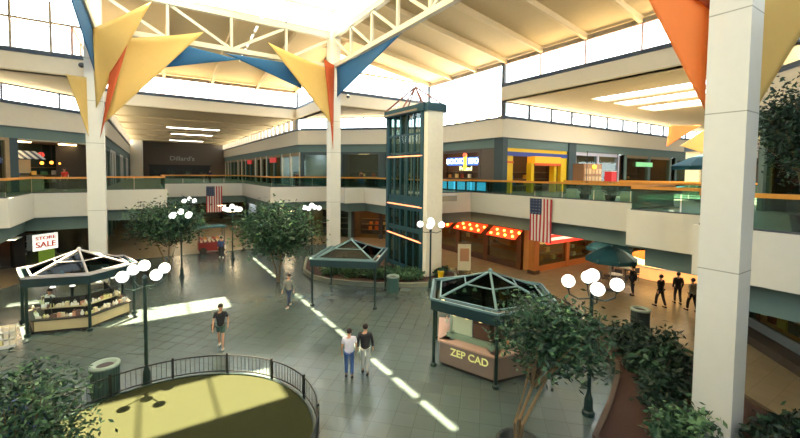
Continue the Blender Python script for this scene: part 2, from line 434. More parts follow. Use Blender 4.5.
windows((60,6.5),(24,6.5),SILL+.1,LOW,2.9,dframe,fw=.14)
windows((24,6.5),(9,-8.5),SILL+.1,LOW,3.5)
# flat roofs behind the wall heads
rf = MB(); rf.box(-60,-17,-10,110,SILL-.1,SILL); rf.prism([(-17,28),(-3.6,41.4),(-3.6,93),(-17,93)],SILL-.1,SILL)
rf.prism([(14,93),(14,42.2),(24.2,32),(24.2,22.4),(85,22.4),(85,93)],SILL-.1,SILL)
rf.prism([(85,6),(24.3,6),(9.3,-9),(85,-9)],SILL-.1,SILL)
struct(rf.build('roof', M('flat_roof',(205,203,196),.9)))

# ------------------------------------------------------------------ storefronts
def lightstrip(rgb, e): return M('shop_light_%d_%d_%d_%g'%(*rgb,e), rgb, .5, emit=e, var=0)
def storefront(p, q, z0, z1, depth, n, label, back=darkin, pil=greyb, pw=.35, light=((255,225,180),4), glass=True, sign=None, sill=None, cat='storefront', shelves=3, goods=None, side=1, fl=None, header=.0, headm=None):
    """shop front from p to q seen from its right hand side; the room runs to the left (side=1)"""
    p = Vector(p); q = Vector(q); L = (q-p).length; d = (q-p)/L; nn = Vector((-d.y,d.x))*side
    t = thing('storefront', label, cat, ((p.x+q.x)/2,(p.y+q.y)/2,z0))
    ang = math.atan2(d.y,d.x)
    def P(u, v): w = p+d*u+nn*v; return (w.x,w.y)
    def bx(u0,u1,v0,v1,za,zb,mb=None): 
        mb = mb or MB(); return mb.prism([P(u0,v0),P(u1,v0),P(u1,v1),P(u0,v1)] if side==1 else [P(u0,v0),P(u0,v1),P(u1,v1),P(u1,v0)], za, zb)
    bx(0,L,depth,depth+.1,z0,z1).build('back_wall', back, t)
    bx(0,.1,.1,depth,z0,z1).build('side_wall', back, t); bx(L-.1,L,.1,depth,z0,z1).build('side_wall', back, t)
    bx(.1,L-.1,.1,depth,z1-.08,z1).build('shop_ceiling', M('shop_ceiling',(170,160,140),.8), t)
    for i in range(n+1):
        u = (L-pw)*i/n; bx(u,u+pw,0,.35,z0,z1).build('pillar', pil, t)
    if header: bx(0,L,.02,.3,z1-header,z1).build('header', headm or pil, t)
    if sill: bx(pw,L-pw,.05,.25,z0,z0+sill[0]).build('sill', sill[1], t)
    if glass: bx(pw,L-pw,.12,.135,z0+(sill[0] if sill else .05),z1-header).build('glass_panel', glassS, t)
    if light:
        lm = lightstrip(*light)
        k = max(1,int(L/2.5))
        for i in range(k): u = L*(i+.5)/k; bx(u-.6,u+.6,depth*.35,depth*.35+.3,z1-.16,z1-.085).build('ceiling_light', lm, t)
    if shelves:
        for s in range(shelves):
            bx(.3,L-.3,depth-.4,depth-.02,z0+.5+s*.62,z0+.54+s*.62).build('shelf', tanin, t)
    return t, P, ang
GOODS = {}
def goods(P, ang, us, v, z, cols, label, group, sz=(.25,.4), cat='boxed goods', name='goods_box'):
    for i,u in enumerate(us):
        c = cols[i%len(cols)]; x,y = P(u,v); w = random.uniform(*sz); h = random.uniform(*sz)
        key = (name,c)
        if key not in GOODS:
            m = MB(); m.cbox((0,0,.5),(1,1,1)); m.cbox((0,0,.98),(1.06,1.06,.1))
            o = m.build(name, M('goods_%d_%d_%d'%c, c, .5)); GOODS[key] = o
        else:
            o = GOODS[key].copy(); C.objects.link(o)
        o.location = (x,y,z); o.rotation_euler = (0,0,ang); o.scale = (w,.22,h); tag(o,label,cat,group)
bright = [(230,220,200),(200,60,50),(60,90,160),(220,170,60),(90,140,100),(240,235,225)]
warm = [(220,150,70),(240,200,120),(170,70,40),(230,220,190),(120,70,40)]
def fill(P, ang, L, v, z0, cols, lb, grp, rows=3, k=6):
    if 'far corridor' in lb or 'near side' in lb: return
    k = max(3,round(k*.62)); rows = min(rows,2) if 'amber' not in lb else rows
    for r_ in range(rows):
        goods(P, ang, [.6+(L-1.2)*(i+random.uniform(.1,.9))/k for i in range(k)], v, z0+.54+r_*.62, cols, lb, grp)

UT = GB
# left diagonal, upper
t,P,an = storefront((-11.5,33.5),(-8.1,36.9),F2,UT,3,1,'dark upper shop window in a tan frame at the far left edge',pil=tanin,pw=.25,light=((255,210,160),14),header=.2)
fill(P,an,4.8,2.7,F2,bright,'small goods on shelves in the far left upper shop','goods in the far left upper shop',3,5)
t,P,an = storefront((-8.1,36.9),(-3.4,41.6),F2,UT,4,1,'upper snack counter with striped awning left of the left white column',back=M('shop_green_dark',(44,62,54)),pil=M('slate_pillar',(48,66,70)),pw=.5,light=((255,215,150),18),glass=False,shelves=3)
fill(P,an,6.6,3.6,F2,bright,'small jars and boxes on the shelves of the upper snack counter','goods behind the upper snack counter',2,9)
aw = thing('awning','dark blue and white striped awning over the upper snack counter','awning',(*P(2,1.6),F2+2.6))
for i in range(9):
    u = .7+i*.24; a = P(u,.9); b = P(u+.24,.9); c_ = P(u+.24,1.9); d_ = P(u,1.9)
    MB().add([(*a,F2+2.35),(*b,F2+2.35),(*c_,F2+2.95),(*d_,F2+2.95),(*a,F2+2.39),(*b,F2+2.39),(*c_,F2+2.99),(*d_,F2+2.99)],[(3,2,1,0),(4,5,6,7),(0,1,5,4),(1,2,6,5),(2,3,7,6),(3,0,4,7)]).build('stripe_panel', M('awning_navy',(30,48,84)) if i%2 else M('awning_white',(170,180,190)), aw)
ct = thing('snack_counter','pale beige snack counter behind the upper left railing','counter',(*P(2.2,2.0),F2))
MB().prism([P(.8,1.9),P(3.4,1.9),P(3.4,2.6),P(.8,2.6)],F2,F2+1.05).build('counter_body', M('beige_panel',(176,160,120)), ct)
MB().prism([P(.8,2.9),P(3.2,2.9),P(3.2,3.0),P(.8,3.0)],F2+1.3,F2+2.35).build('menu_panel', M('beige_panel'), ct)
MB().prism([P(.7,1.8),P(3.5,1.8),P(3.5,2.7),P(.7,2.7)],F2+1.05,F2+1.1).build('counter_top', tanin, ct)
ol = M('orange_lamp',(255,150,50),.5,emit=6,var=0)
for k,(u,v,z) in enumerate(((3.5,2.2,2.0),(4.2,2.2,2.05),(4.9,2.3,2.0))):
    x,y = P(u,v); s = thing('pendant_lamp','small orange pendant lamp above the upper snack counter','lamp',(x,y,F2+z),'orange pendant lamps over the snack counter')
    MB().ball((x,y,F2+z+.1),.12,10).build('lamp_shade', ol, s); MB().tube([(x,y,F2+z+.2),(x,y,UT-.08)],.01,5).build('cord', dframe, s)
x,y = P(3.6,2.4); tag(MB().ball((x,y,F2+2.75),.22,12).build('red_balloon', M('balloon_red',(225,70,60),.4,emit=.6),smooth=True),'red balloon floating above the upper left snack counter','balloon')
# left corridor, left wall, upper
a = 41.9; cols_ = [(darkin,(255,190,120)),(tanin,(255,230,200)),(brownin,(255,210,160)),(tanin,(255,240,220)),(darkin,(255,220,190)),(tanin,(255,235,210)),(brownin,(255,220,180))]
ords = ['first','second','third','fourth','fifth','sixth','seventh']
for i in range(7):
    bk,lc = cols_[i]
    t,P,an = storefront((-3.4,a),(-3.4,a+7.2),F2,UT,3,2,'upper shopfront, %s along the left wall of the far corridor'%ords[i],back=bk,pil=white if i%2 else greyb,light=(lc,5),header=.3); 
    fill(P,an,7,2.7,F2,bright,'small goods on shelves in the upper shops on the left wall of the far corridor','goods, far corridor left wall',2,4); a += 7.3
# right wall of far corridor
a = 92.8
for i in range(7):
    bk,lc = cols_[6-i]
    if i == 6: bk,lc = M('shop_white_back',(200,200,195)),(235,240,255)
    t,P,an = storefront((13.8,a),(13.8,a-7.2),F2,UT,3,2,'upper shopfront, %s from the end on the right wall of the far corridor'%ords[i],back=bk,pil=greyb if i%2 else cream,light=(lc,6 if i<6 else 45),header=.35,headm=tanin)
    fill(P,an,7,2.7,F2,bright,'small goods on shelves in the upper shops on the right wall of the far corridor','goods, far corridor right wall',3,5)
    if i == 6:
        goods(P,an,[.8+.75*j for j in range(8)],1.2,F2+.0,[(235,235,240),(70,130,200),(245,245,245),(190,70,60)],'tall white and blue goods display in the bright window at the far corridor mouth','tall goods in the bright far window',(.9,1.9))
    if i in (3,5): MB().prism([P(2,-.1),P(5,-.1),P(5,.02),P(2,.02)],UT-.95,UT-.3).build('sign', M('red_sign',(190,44,44),.5,emit=.5), t)
    a -= 7.3
# end wall store sign and dark entrance
t = thing('department_store_front','dark taupe department store entrance closing the far upper corridor','storefront',(5.2,92.8,F2))
MB().box(-.2,10.8,92.6,92.84,F2,F2+2.6).build('entrance', M('entrance_dark',(34,34,28)), t)
MB().box(-.5,11.1,92.5,92.84,F2+2.6,F2+2.8).build('lintel', darkin, t)
text("Dillard's",'lettering', M('pale_letter',(150,148,134),.5,emit=.08), t,(5.6,92.6,F2+4.1),1.25,0,sx=1.1)
for i in range(4):
    x = .8+i*2.8; pl = thing('potted_shrub','low shrub in a planter before the far department store entrance','plant',(x,91.6,F2),'shrubs before the department store')
    MB().lathe([(.4,0),(.5,.6),(.45,.6)],(x,91.6,F2),10).build('pot', brownin, pl)
    m = MB()
    for k in range(70):
        c_ = Vector((x+random.gauss(0,.35),91.6+random.gauss(0,.3),F2+1.0+random.gauss(0,.3))); a_ = random.random()*6; s = .16
        v1 = Vector((math.cos(a_),math.sin(a_),random.uniform(-.6,.6)))*s; v2 = Vector((-math.sin(a_),math.cos(a_),random.uniform(-.6,.6)))*s*.5
        m.add([c_-v1,c_+v2,c_+v1,c_-v2],[(0,1,2,3)])
    m.build('foliage', leafA, pl)
# right diagonal, upper (both sides of the middle column)
t,P,an = storefront((13.8,41.7),(17.0,38.5),F2,UT,3,1,'bright white shop window with blue displays left of the middle column',back=M('shop_white_back',(200,200,195)),pil=M('slate_pillar'),light=((235,240,255),14),header=.3)
fill(P,an,4.5,2.7,F2,[(230,230,235),(70,120,190),(240,240,240),(190,60,60)],'white and blue goods in the bright shop left of the middle column','goods in the bright shop',4,7)
t,P,an = storefront((17.0,38.5),(20.3,35.2),F2,UT,3,1,'dim green and brown shop behind the middle column',back=M('shop_green_dark'),pil=M('slate_pillar'),light=((255,200,140),14),header=.2)
fill(P,an,4.5,2.7,F2,warm,'small goods in the dim shop behind the middle column','goods in the dim shop behind the middle column',3,5)
t,P,an = storefront((20.3,35.2),(23.8,31.7),F2,UT,3,2,'dim shop with pale posts left of the lift tower',back=M('shop_green_dark'),pil=M('slate_pillar'),light=((255,200,140),14),header=.2)
fill(P,an,4.5,2.7,F2,warm,'small goods in the dim shop left of the lift tower','goods in the dim shop by the lift tower',3,5)
# food shop right of tower
t,P,an = storefront((24.1,31.6),(24.1,24.6),F2,UT,2,1,'brown upper food counter with a lit blue and white sign right of the lift tower',back=brownin,pil=M('shop_brownpil',(90,78,66)),pw=.3,light=((255,205,140),18),glass=False,header=.25,headm=M('shop_brownpil'),shelves=3)
fill(P,an,7,1.7,F2,warm,'jars and boxes on the back shelves of the upper food counter','goods behind the upper food counter',3,10)
struct(MB().box(24.1,24.3,22.6,24.55,F2,UT).build('wall_right', M('shop_brownpil')))
cb = MB().prism([P(.6,-.5),P(8.4,-.5),P(8.4,-.05),P(.6,-.05)],F2,F2+1.0); ct = thing('tiled_counter','upper food counter faced with bright blue tile panels','counter',(*P(4.5,.6),F2)); cb.build('counter_body', darkin, ct)
for i in range(6):
    u = .8+i*1.27; MB().prism([P(u,-.53),P(u+1.0,-.53),P(u+1.0,-.5),P(u,-.5)],F2+.15,F2+.85).build('tile_panel', M('glowing_cyan_tile',(70,170,215),.4,emit=1.5), ct)  # tiles given a glow to show bright behind the railing glass
MB().prism([P(.5,-.56),P(8.5,-.56),P(8.5,-.02),P(.5,-.02)],F2+1.0,F2+1.06).build('counter_top', tanin, ct)
sg = thing('lit_sign','lit white and blue shop sign with a yellow figure above the food counter','sign',(*P(4.6,.5),F2+2.2))
MB().prism([P(1.9,.5),P(7.4,.5),P(7.4,.62),P(1.9,.62)],F2+2.35,F2+3.1).build('sign_panel', M('sign_blue',(60,100,190),.5,emit=1.6), sg)
wl = M('sign_white',(240,245,255),.5,emit=4,var=0)
text('BOOK','lettering',wl,sg,(*P(3.0,.46),F2+2.72),.66,an+PI if False else an-0,sx=1.25); text('STORE','lettering',wl,sg,(*P(6.0,.46),F2+2.72),.66,an,sx=1.05)
text('Friend','lettering',M('sign_palegreen',(225,235,170),.5,emit=2.5,var=0),sg,(*P(4.6,.46),F2+2.05),.55,an,sx=1.2)
MB().prism([P(4.35,.4),P(4.7,.4),P(4.7,.5),P(4.35,.5)],F2+1.95,F2+3.3).build('figure_post', M('sign_yellow',(240,190,60),.5,emit=2), sg)
MB().ball((*P(4.52,.42),F2+3.3),.2,10).build('figure_head', M('sign_red',(220,90,60),.5,emit=2), sg)
struct(MB().box(84,84.3,0,30,0,LOW).build('wall_far', M('end_wall_taupe')))
# dark corner pier
struct(MB().box(23.95,24.5,21.95,22.9,F2,CB).build('column', M('slate_pillar')))
# yellow store and its neighbours on the right corridor
yel = M('yellow_paint',(235,190,20),.5,var=.03); blu = M('royal_blue_paint',(50,70,150),.5); orr = M('orange_red_paint',(225,90,30),.5)
t,P,an = storefront((24.6,22.2),(32.8,22.2),F2,UT,2.2,1,'yellow painted shopfront with blue and red bands on the upper right corridor',back=brownin,pil=yel,pw=.85,light=((255,220,160),9),glass=False,header=.3,headm=yel)
fill(P,an,6.6,1.9,F2,bright,'boxed goods inside the yellow shopfront','goods in the yellow shop',4,8)
MB().prism([P(.0,-.06),P(8.2,-.06),P(8.2,.05),P(0,.05)],UT-.65,UT-.3).build('blue_band', blu, t)
MB().prism([P(3.0,-.5),P(6.6,-.5),P(6.6,.3),P(3.0,.3)],UT-1.25,UT-.62).build('canopy_sign', M('yellow_orange_sign',(245,165,30),.5,emit=.5), t)
MB().prism([P(3.0,-.54),P(6.6,-.54),P(6.6,-.5),P(3.0,-.5)],UT-1.42,UT-1.2).build('red_band', orr, t)
MB().prism([P(.0,-.06),P(.9,-.06),P(.9,0),P(0,0)],UT-1.25,UT-1.1).build('red_band', orr, t)
for u in (2.7,5.8): MB().prism([P(u,-.4),P(u+.35,-.4),P(u+.35,.1),P(u,.1)],F2,UT-1.2).build('pillar', yel, t)
t,P,an = storefront((34.0,22.2),(42,22.2),F2,UT,4,2,'shopfront framed in pale lilac on the upper right corridor beyond the yellow one',back=tanin,pil=M('lilac_frame',(190,190,205)),pw=.3,light=((255,235,210),18),header=.3,headm=M('lilac_frame'))
fill(P,an,7.8,3.7,F2,bright,'goods inside the lilac-framed upper shop','goods in the lilac-framed shop',3,9)
struct(MB().box(32.85,33.95,22.0,22.9,F2,CB).build('column', M('slate_pillar')))
t,P,an = storefront((43,22.2),(54,22.2),F2,UT,4,2,'brown upper shopfront with a green sign further along the right corridor',back=brownin,pil=greyb,pw=.5,light=((255,190,120),26),header=.3,headm=tanin)
fill(P,an,10,3.7,F2,warm,'goods inside the brown upper shop of the right corridor','goods in the brown shop',3,9)
MB().prism([P(2.4,-.1),P(6,-.1),P(6,0),P(2.4,0)],UT-1.2,UT-.7).build('sign', M('green_sign',(120,190,130),.5,emit=1), t)
t,P,an = storefront((55,22.2),(72,22.2),F2,UT,4,3,'last upper shopfront down the right corridor',back=tanin,pil=greyb,pw=.5,light=((255,220,180),8),header=.3)
# tan kiosk-like display with windows in front of lilac store
dk = thing('display_house','tan display cabinet with small square windows on the upper right corridor','display',(31.2,19.2,F2))
MB().box(30,32.6,18.7,19.7,F2,F2+2.5).build('cabinet', M('tan_pink',(150,112,84)), dk)
m = MB()
for i in range(5):
    for j in range(3): m.box(30.15+i*.5,30.5+i*.5,18.66,18.71,F2+.35+j*.65,F2+.8+j*.65)
m.build('window_grid', M('tan_light',(196,166,130),.5), dk)
MB().ball((31.3,18.6,F2+2.25),.18,10).build('round_lamp', M('sign_yellow'), dk)
bt = thing('bare_frame','thin dark square frame stand around the upper tan display','stand',(30.5,17.6,F2))
for x in (28.6,33.0): MB().tube([(x,17.6,F2),(x,17.6,F2+3.4)],.03,6).build('post', dframe, bt)
MB().tube([(28.6,17.6,F2+3.4),(33,17.6,F2+3.4)],.03,6).build('top_bar', dframe, bt)
rd = thing('red_vending_stand','red stand on the upper right corridor beside the tan display','stand',(37.6,20.6,F2)); MB().box(37.1,38.1,20.3,21,F2,F2+1.9).build('body', M('red_sign'), rd); MB().box(37.05,38.15,20.25,21.05,F2+1.9,F2+2.0).build('cap', white, rd)

# near wall storefronts (right of big column)
t,P,an = storefront((60,6.3),(40,6.3),F2,UT,4,4,'dim upper shopfront on the near side of the right corridor',back=brownin,light=((255,200,140),5))
t,P,an = storefront((39.5,6.3),(24.5,6.3),F2,UT,4,3,'upper shopfront on the near side of the right corridor mouth',back=darkin,light=((255,200,140),5))
t,P,an = storefront((23.8,6.2),(12,-5.6),F2,UT,3,4,'dark upper shopfront behind the leafy tree at the right edge',back=darkin,pil=greyb,light=((255,190,120),2),header=.3)
fill(P,an,15,2.7,F2,warm,'small goods in the dark upper shop at the right edge','goods in the dark right-edge shop',2,10)

# ------------------------------------------------------------------ ground level storefronts
t,P,an = storefront((-16,29.9),(-8,37.9),0,GC,4,2,'dark brown ground floor shop behind the left kiosk',back=M('rust_brown',(92,56,34)),pil=darkin,light=((255,180,100),3))
fill(P,an,11,3.7,0,warm,'small goods in the ground floor shop behind the left kiosk','goods in the left ground shop',3,9)
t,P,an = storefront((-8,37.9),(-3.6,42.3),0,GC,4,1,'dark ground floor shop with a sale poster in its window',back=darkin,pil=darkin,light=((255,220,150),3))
sl = thing('sale_poster','white sale poster with red lettering in the dark ground floor shop window','poster',(*P(1.2,-.05),0))
cx,cy = (-6.75,38.9)
sl.location=(cx,cy,.9); ORG[sl.name]=Vector((cx,cy,.9))
dv = Vector((1,1)).normalized(); nv = Vector((1,-1)).normalized()
def SP(u,v): w = Vector((cx,cy))+dv*u+nv*v; return (w.x,w.y)
MB().prism([SP(-.85,0),SP(.85,0),SP(.85,-.05),SP(-.85,-.05)][::-1],.95,2.15).build('board', M('poster_white',(235,235,220),.6,emit=1.2), sl)
text('STORE','lettering',M('letter_red',(190,40,40),.6,emit=.4),sl,(*SP(0,.02),1.85),.36,PI/4,sx=1.3); text('SALE','lettering',M('letter_red'),sl,(*SP(0,.02),1.35),.6,PI/4,sx=1.1)
MB().prism([SP(-.5,0),SP(.6,0),SP(.6,-.05),SP(-.5,-.05)][::-1],.0,.93).build('lower_panel', M('lime_panel',(120,150,50),.6,emit=.3), sl)
a = 42.5
for i in range(3):
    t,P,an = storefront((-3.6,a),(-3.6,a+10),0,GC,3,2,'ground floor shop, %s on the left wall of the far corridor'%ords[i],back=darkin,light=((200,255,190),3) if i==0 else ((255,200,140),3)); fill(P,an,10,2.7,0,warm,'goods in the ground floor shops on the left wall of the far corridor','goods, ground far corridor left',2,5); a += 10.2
t,P,an = storefront((-1,62),(12,62),0,GC,4,4,'warm lit ground floor shop closing the far corridor under the balcony',back=brownin,pil=darkin,light=((255,190,110),6)); fill(P,an,12,3.7,0,warm,'goods in the warm lit shop at the end of the ground floor corridor','goods, ground corridor end',3,10)
a = 61
for i in range(2):
    t,P,an = storefront((13.4,a),(13.4,a-9.4),0,GC,3,2,'ground floor shop, %s from the end on the right wall of the far corridor'%ords[i],back=tanin,pil=darkin,light=((255,220,170),4)); fill(P,an,9,2.7,0,warm,'goods in the ground floor shops on the right wall of the far corridor','goods, ground far corridor right',2,5); a -= 9.6
t,P,an = storefront((13.7,41.9),(18.0,37.6),0,GC,3,1,'dark ground floor shop behind the round-crowned tree',back=darkin,light=((255,220,150),2)); fill(P,an,6,2.7,0,warm,'goods in the dark ground floor shop behind the round-crowned tree','goods, ground shop behind tree',2,5)
t,P,an = storefront((18.0,37.6),(22.6,33.0),0,GC,3,2,'ground floor shop glowing orange between the middle column and the lift',back=brownin,pil=darkin,light=((255,150,50),40)); fill(P,an,6,2.7,0,[(250,150,50),(230,110,40),(250,190,110)],'goods lit orange in the shop between the middle column and the lift','goods in the orange-lit shop',3,8)
# orange restaurant/store with glowing awnings
osh = M('orange_wood',(170,104,48),.5,var=.12); 
t,P,an = storefront((22.6,32.8),(22.6,18.8),0,GC,5,4,'long amber-lit ground floor shop under the right balcony',back=M('amber_back',(186,126,70)),pil=M('brown_post',(96,62,34)),pw=.4,light=((255,180,90),22),sill=(.45,M('brown_sill',(70,48,32))),header=.3,headm=M('brown_post'))
fill(P,an,15,4.7,0,warm,'goods on the shelves of the long amber-lit shop','goods in the amber-lit shop',3,14)
cnr = thing('corner_post','orange timber corner post of the amber-lit ground floor shop','post',(22.55,17.65,0)); MB().box(22.35,22.85,17.4,17.9,0,GC).build('shaft', osh, cnr); MB().box(22.3,22.9,17.35,17.95,0,.25).build('base', M('brown_sill'), cnr)
glow = M('glowing_red_awning',(225,62,26),.5,emit=1.5,var=.25,scale=6); 
yg = M('amber_bulb',(255,190,70),.5,emit=9,var=0)
for s,(a0,a1) in enumerate(((31.5,29.0),(28.4,25.9),(25.3,22.0),(21.4,18.6))):
    aw = thing('glowing_awning','glowing red awning over the amber-lit shop, %s from the lift'%ords[s],'awning',(22.0,(a0+a1)/2,2.2))
    m = MB(); x0,x1 = 21.7,22.5; z0,z1 = 2.3,2.88
    m.add([(x0,a0,z0),(x0,a1,z0),(x1,a1,z1),(x1,a0,z1),(x0,a0,z0+.05),(x0,a1,z0+.05),(x1,a1,z1+.05),(x1,a0,z1+.05)],[(0,1,2,3),(7,6,5,4),(0,4,5,1),(1,5,6,2),(2,6,7,3),(3,7,4,0)])
    m.build('canopy', glow, aw)
    for k in range(4):
        yb = a0+(a1-a0)*(k+.5)/4
        MB().ball((21.85,yb,2.5),.09,8).build('bulb', yg, aw); MB().ball((22.2,yb-.3,2.76),.09,8).build('bulb', yg, aw)
aw = thing('striped_awning','red and white lit awning on the corridor side of the amber-lit shop','awning',(27,17,2.2))
for k in range(5):
    z = 2.2+k*.15; y0 = 16.6+k*.2
    MB().add([(22.6,y0,z),(33,y0,z),(33,y0+.2,z+.15),(22.6,y0+.2,z+.15),(22.6,y0,z+.04),(33,y0,z+.04),(33,y0+.2,z+.19),(22.6,y0+.2,z+.19)],[(3,2,1,0),(4,5,6,7),(0,1,5,4),(1,2,6,5),(2,3,7,6),(3,0,4,7)]).build('stripe_panel', M('awning_redlit',(225,55,40),.5,emit=1.6) if k%2==0 else M('awning_whitelit',(250,210,180),.5,emit=1.5), aw)
t,P,an = storefront((22.9,17.7),(34,17.7),0,GC,1.0,3,'bright amber display window of the corner shop facing the right corridor',back=M('amber_back'),pil=osh,pw=.35,light=((255,170,80),10),sill=(.4,osh)); fill(P,an,11,.7,0,warm,'goods in the amber display window facing the right corridor','goods in the amber display window',4,12)
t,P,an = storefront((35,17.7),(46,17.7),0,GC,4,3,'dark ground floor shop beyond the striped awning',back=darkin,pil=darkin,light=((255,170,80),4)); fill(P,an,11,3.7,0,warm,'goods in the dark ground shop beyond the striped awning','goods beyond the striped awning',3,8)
t,P,an = storefront((58,17),(58,6),0,GC,4,3,'brightly lit ground floor shop closing the right corridor',back=M('glow_tan',(230,190,130)),pil=osh,light=((255,220,150),40)); fill(P,an,11,3.7,0,warm,'goods in the brightly lit shop at the end of the right corridor','goods at the end of right corridor',3,10)
t,P,an = storefront((57,6.3),(42,6.3),0,GC,4,3,'bright yellow-lit ground floor shop on the near side of the right corridor',back=M('glow_tan'),pil=osh,light=((255,205,120),30)); fill(P,an,14,3.7,0,warm,'goods in the yellow-lit shop on the near side of the right corridor','goods near side of right corridor',3,10)
t,P,an = storefront((41,6.3),(23,6.3),0,GC,4,4,'ground floor shop on the near side of the right corridor mouth',back=M('glow_tan'),pil=greyb,light=((255,190,110),14)); fill(P,an,17,3.7,0,warm,'goods in the ground shop at the right corridor mouth','goods at right corridor mouth',3,10)
t,P,an = storefront((22.6,6.2),(10,-6.4),0,GC-.05,3,4,'ground floor shop with a grey plinth at the lower right edge',back=brownin,pil=M('slate_pillar'),light=((255,170,90),2),sill=(.7,M('grey_plinth',(112,122,124))),shelves=2)
goods(P,an,[1+i*.62 for i in range(24)],.6,.72,[(150,80,50),(190,170,60),(90,100,80),(200,110,50),(120,120,110)],'small goods along the shop window at the lower right edge','goods in the lower right window',(.3,.55))
struct(MB().prism([(22.6,6.2),(10,-6.4),(9.5,-5.9),(22.1,6.7)][::-1],0,.35).build('trim_9', M('dark_curb',(52,46,42))))

# corridor ceiling lights
for k,(x0,x1,a) in enumerate(((1.8,8.3,60),(2.7,8.6,70),(3,8.8,85))):
    cl_ = thing('ceiling_light','long recessed ceiling light in the far corridor, %s from the court'%ords[k],'ceiling light',((x0+x1)/2,a,LOW-.1))
    MB().box(x0,x1,a-.6,a+.6,LOW-.08,LOW-.01).build('frame', creamw, cl_)
    MB().box(x0+.1,x1-.1,a-.5,a+.5,LOW-.1,LOW-.07).build('diffuser', M('light_diffuser',(255,250,235),.5,emit=9,var=0), cl_)
# ------------------------------------------------------------------ lift tower and pier
t = thing('lift_tower','teal framed glass lift tower with a pointed glass roof','lift tower',(15.9,22.9,0))
bx0,bx1,ay0,ay1 = 15.12,16.5,20.75,25.1
TT = 11.05
for x,y,w in ((bx0,ay0,.3),(bx0,ay1,.3),(bx1,ay1,.3),(bx0,ay0+1.0,.12),(bx0,ay0+.95+.9,.14),(bx0,ay0+2.7,.14),(bx0,ay0+3.5,.14)):
    MB().box(x-w/2,x+w/2,y-w/2,y+w/2,0,TT).build('corner_post' if w>.2 else 'mullion', teal, t)
for z,h in ((0,.5),(2.9,.3),(4.4,1.0),(8.3,.12),(9.6,.12)):
    MB().box(bx0-.06,bx0+.06,ay0,ay1,z,z+h).box(bx0,bx1,ay1-.06,ay1+.06,z,z+h).build('cross_band', teal, t)
MB().wall((bx0,ay0),(bx0,ay1),.5,TT,.015).build('glass_panel', glassS, t); MB().wall((bx0,ay1),(bx1,ay1),.5,TT,.015).build('glass_panel', glassS, t)
MB().box(bx1-.05,bx1+.05,ay0+.8,ay1,0,F2).build('back_panel', M('lift_dark',(20,44,44)), t)
MB().box(bx0-.25,bx1+.3,ay0-.35,ay1+.3,TT,TT+.5).build('crown', teal, t)
MB().box(bx0-.29,bx1+.3,ay0+.4,ay1+.32,TT+.1,TT+.22).build('crown_stripe', M('crown_tan',(150,130,104)), t)
ap = ((bx0+bx1)/2,22.7,TT+2.0)
for x in (bx0-.2,bx1+.2):
    for y in (ay0-.2,(ay0+ay1)/2,ay1+.2): MB().tube([(x,y,TT+.5),ap],.06,6).build('roof_bar', M('roof_bar_red',(150,96,84)), t)
c4 = [(bx0-.2,ay0-.2,TT+.5),(bx1+.2,ay0-.2,TT+.5),(bx1+.2,ay1+.2,TT+.5),(bx0-.2,ay1+.2,TT+.5)]
MB().add(c4+[ap],[(0,1,4),(1,2,4),(2,3,4),(3,0,4)]).build('roof_glass', glassW, t)
for z,sag in ((8.15,.0),(4.7,.06),(2.35,.25)):
    pts = [(bx0-.12,ay0-.1+(ay1-ay0+.1)*i/10,z+sag*(i/10)) for i in range(11)]
    MB().tube(pts,.045,6).build('neon_tube', M('neon_pink',(255,150,105),.5,emit=2.2,var=.3,scale=3), t)
MB().box(bx0+.3,bx1-.2,ay0+.5,ay1-.5,.5,2.9).build('lift_car', M('lift_car',(40,70,70)), t)
for k in range(3): MB().tube([(bx0+.5,ay0+1.3+k*.8,2.9),(bx0+.5,ay0+1.3+k*.8,TT)],.04,6).build('guide_rail', M('lift_rail',(140,150,150)), t)
pr_ = sthing('column',(15.8,20.8,0),'broad cream pier beside the lift tower')
MB().box(15.07,16.35,20.2,20.95,0,TT).build('shaft', M('pier_cream',(224,218,200),.6), pr_)
MB().box(14.95,16.45,20.05,20.75,TT,TT+.5).build('cap', teal, pr_)
struct(MB().box(bx1+.05,18.6,21.3,25,F2-.4,F2).build('floor', floor2M))
# dark elevator-core mullions seen above the tower's right: tall pier post
struct(MB().box(23.8,24.05,21.8,22.1,F2+6,EAVE).build('column', dframe))
struct(MB().box(23.8,24.05,31.8,32.1,F2+6,EAVE).build('column', M('eave_brown')))
struct(MB().box(13.8,14.0,42.9,43.15,LOW-1.3,EAVE).build('column', dframe))
struct(MB().box(-4.1,-3.9,42.9,43.15,LOW-1.3,EAVE).build('column', dframe))

# ------------------------------------------------------------------ foliage helpers
def leaves(mb, c, r, n, s, flat=1.0, clumps=None):
    c = Vector(c); r = Vector(r)
    cl = []
    if clumps:
        for _ in range(clumps):
            v = Vector((random.gauss(0,1),random.gauss(0,1),random.gauss(0,1))).normalized()*random.uniform(.35,.85)
            cl.append(Vector((v.x*r.x,v.y*r.y,v.z*r.z)))
    for _ in range(n):
        if clumps:
            k = random.choice(cl); v = Vector((random.gauss(0,1),random.gauss(0,1),random.gauss(0,1)))
            p = c+k+Vector((v.x*r.x,v.y*r.y,v.z*r.z))*.19
        else:
            v = Vector((random.gauss(0,1),random.gauss(0,1),random.gauss(0,1))).normalized()*random.random()**.4
            p = c+Vector((v.x*r.x,v.y*r.y,v.z*r.z))
        a = Vector((random.gauss(0,1),random.gauss(0,1),random.gauss(0,.6))).normalized()
        b = a.cross(Vector((random.gauss(0,1),random.gauss(0,1),random.gauss(0,1)))).normalized()
        k = s*random.uniform(.6,1.3); mb.add([p-a*k,p+b*k*.4,p+a*k,p-b*k*.4],[(0,1,2,3)])
    return mb
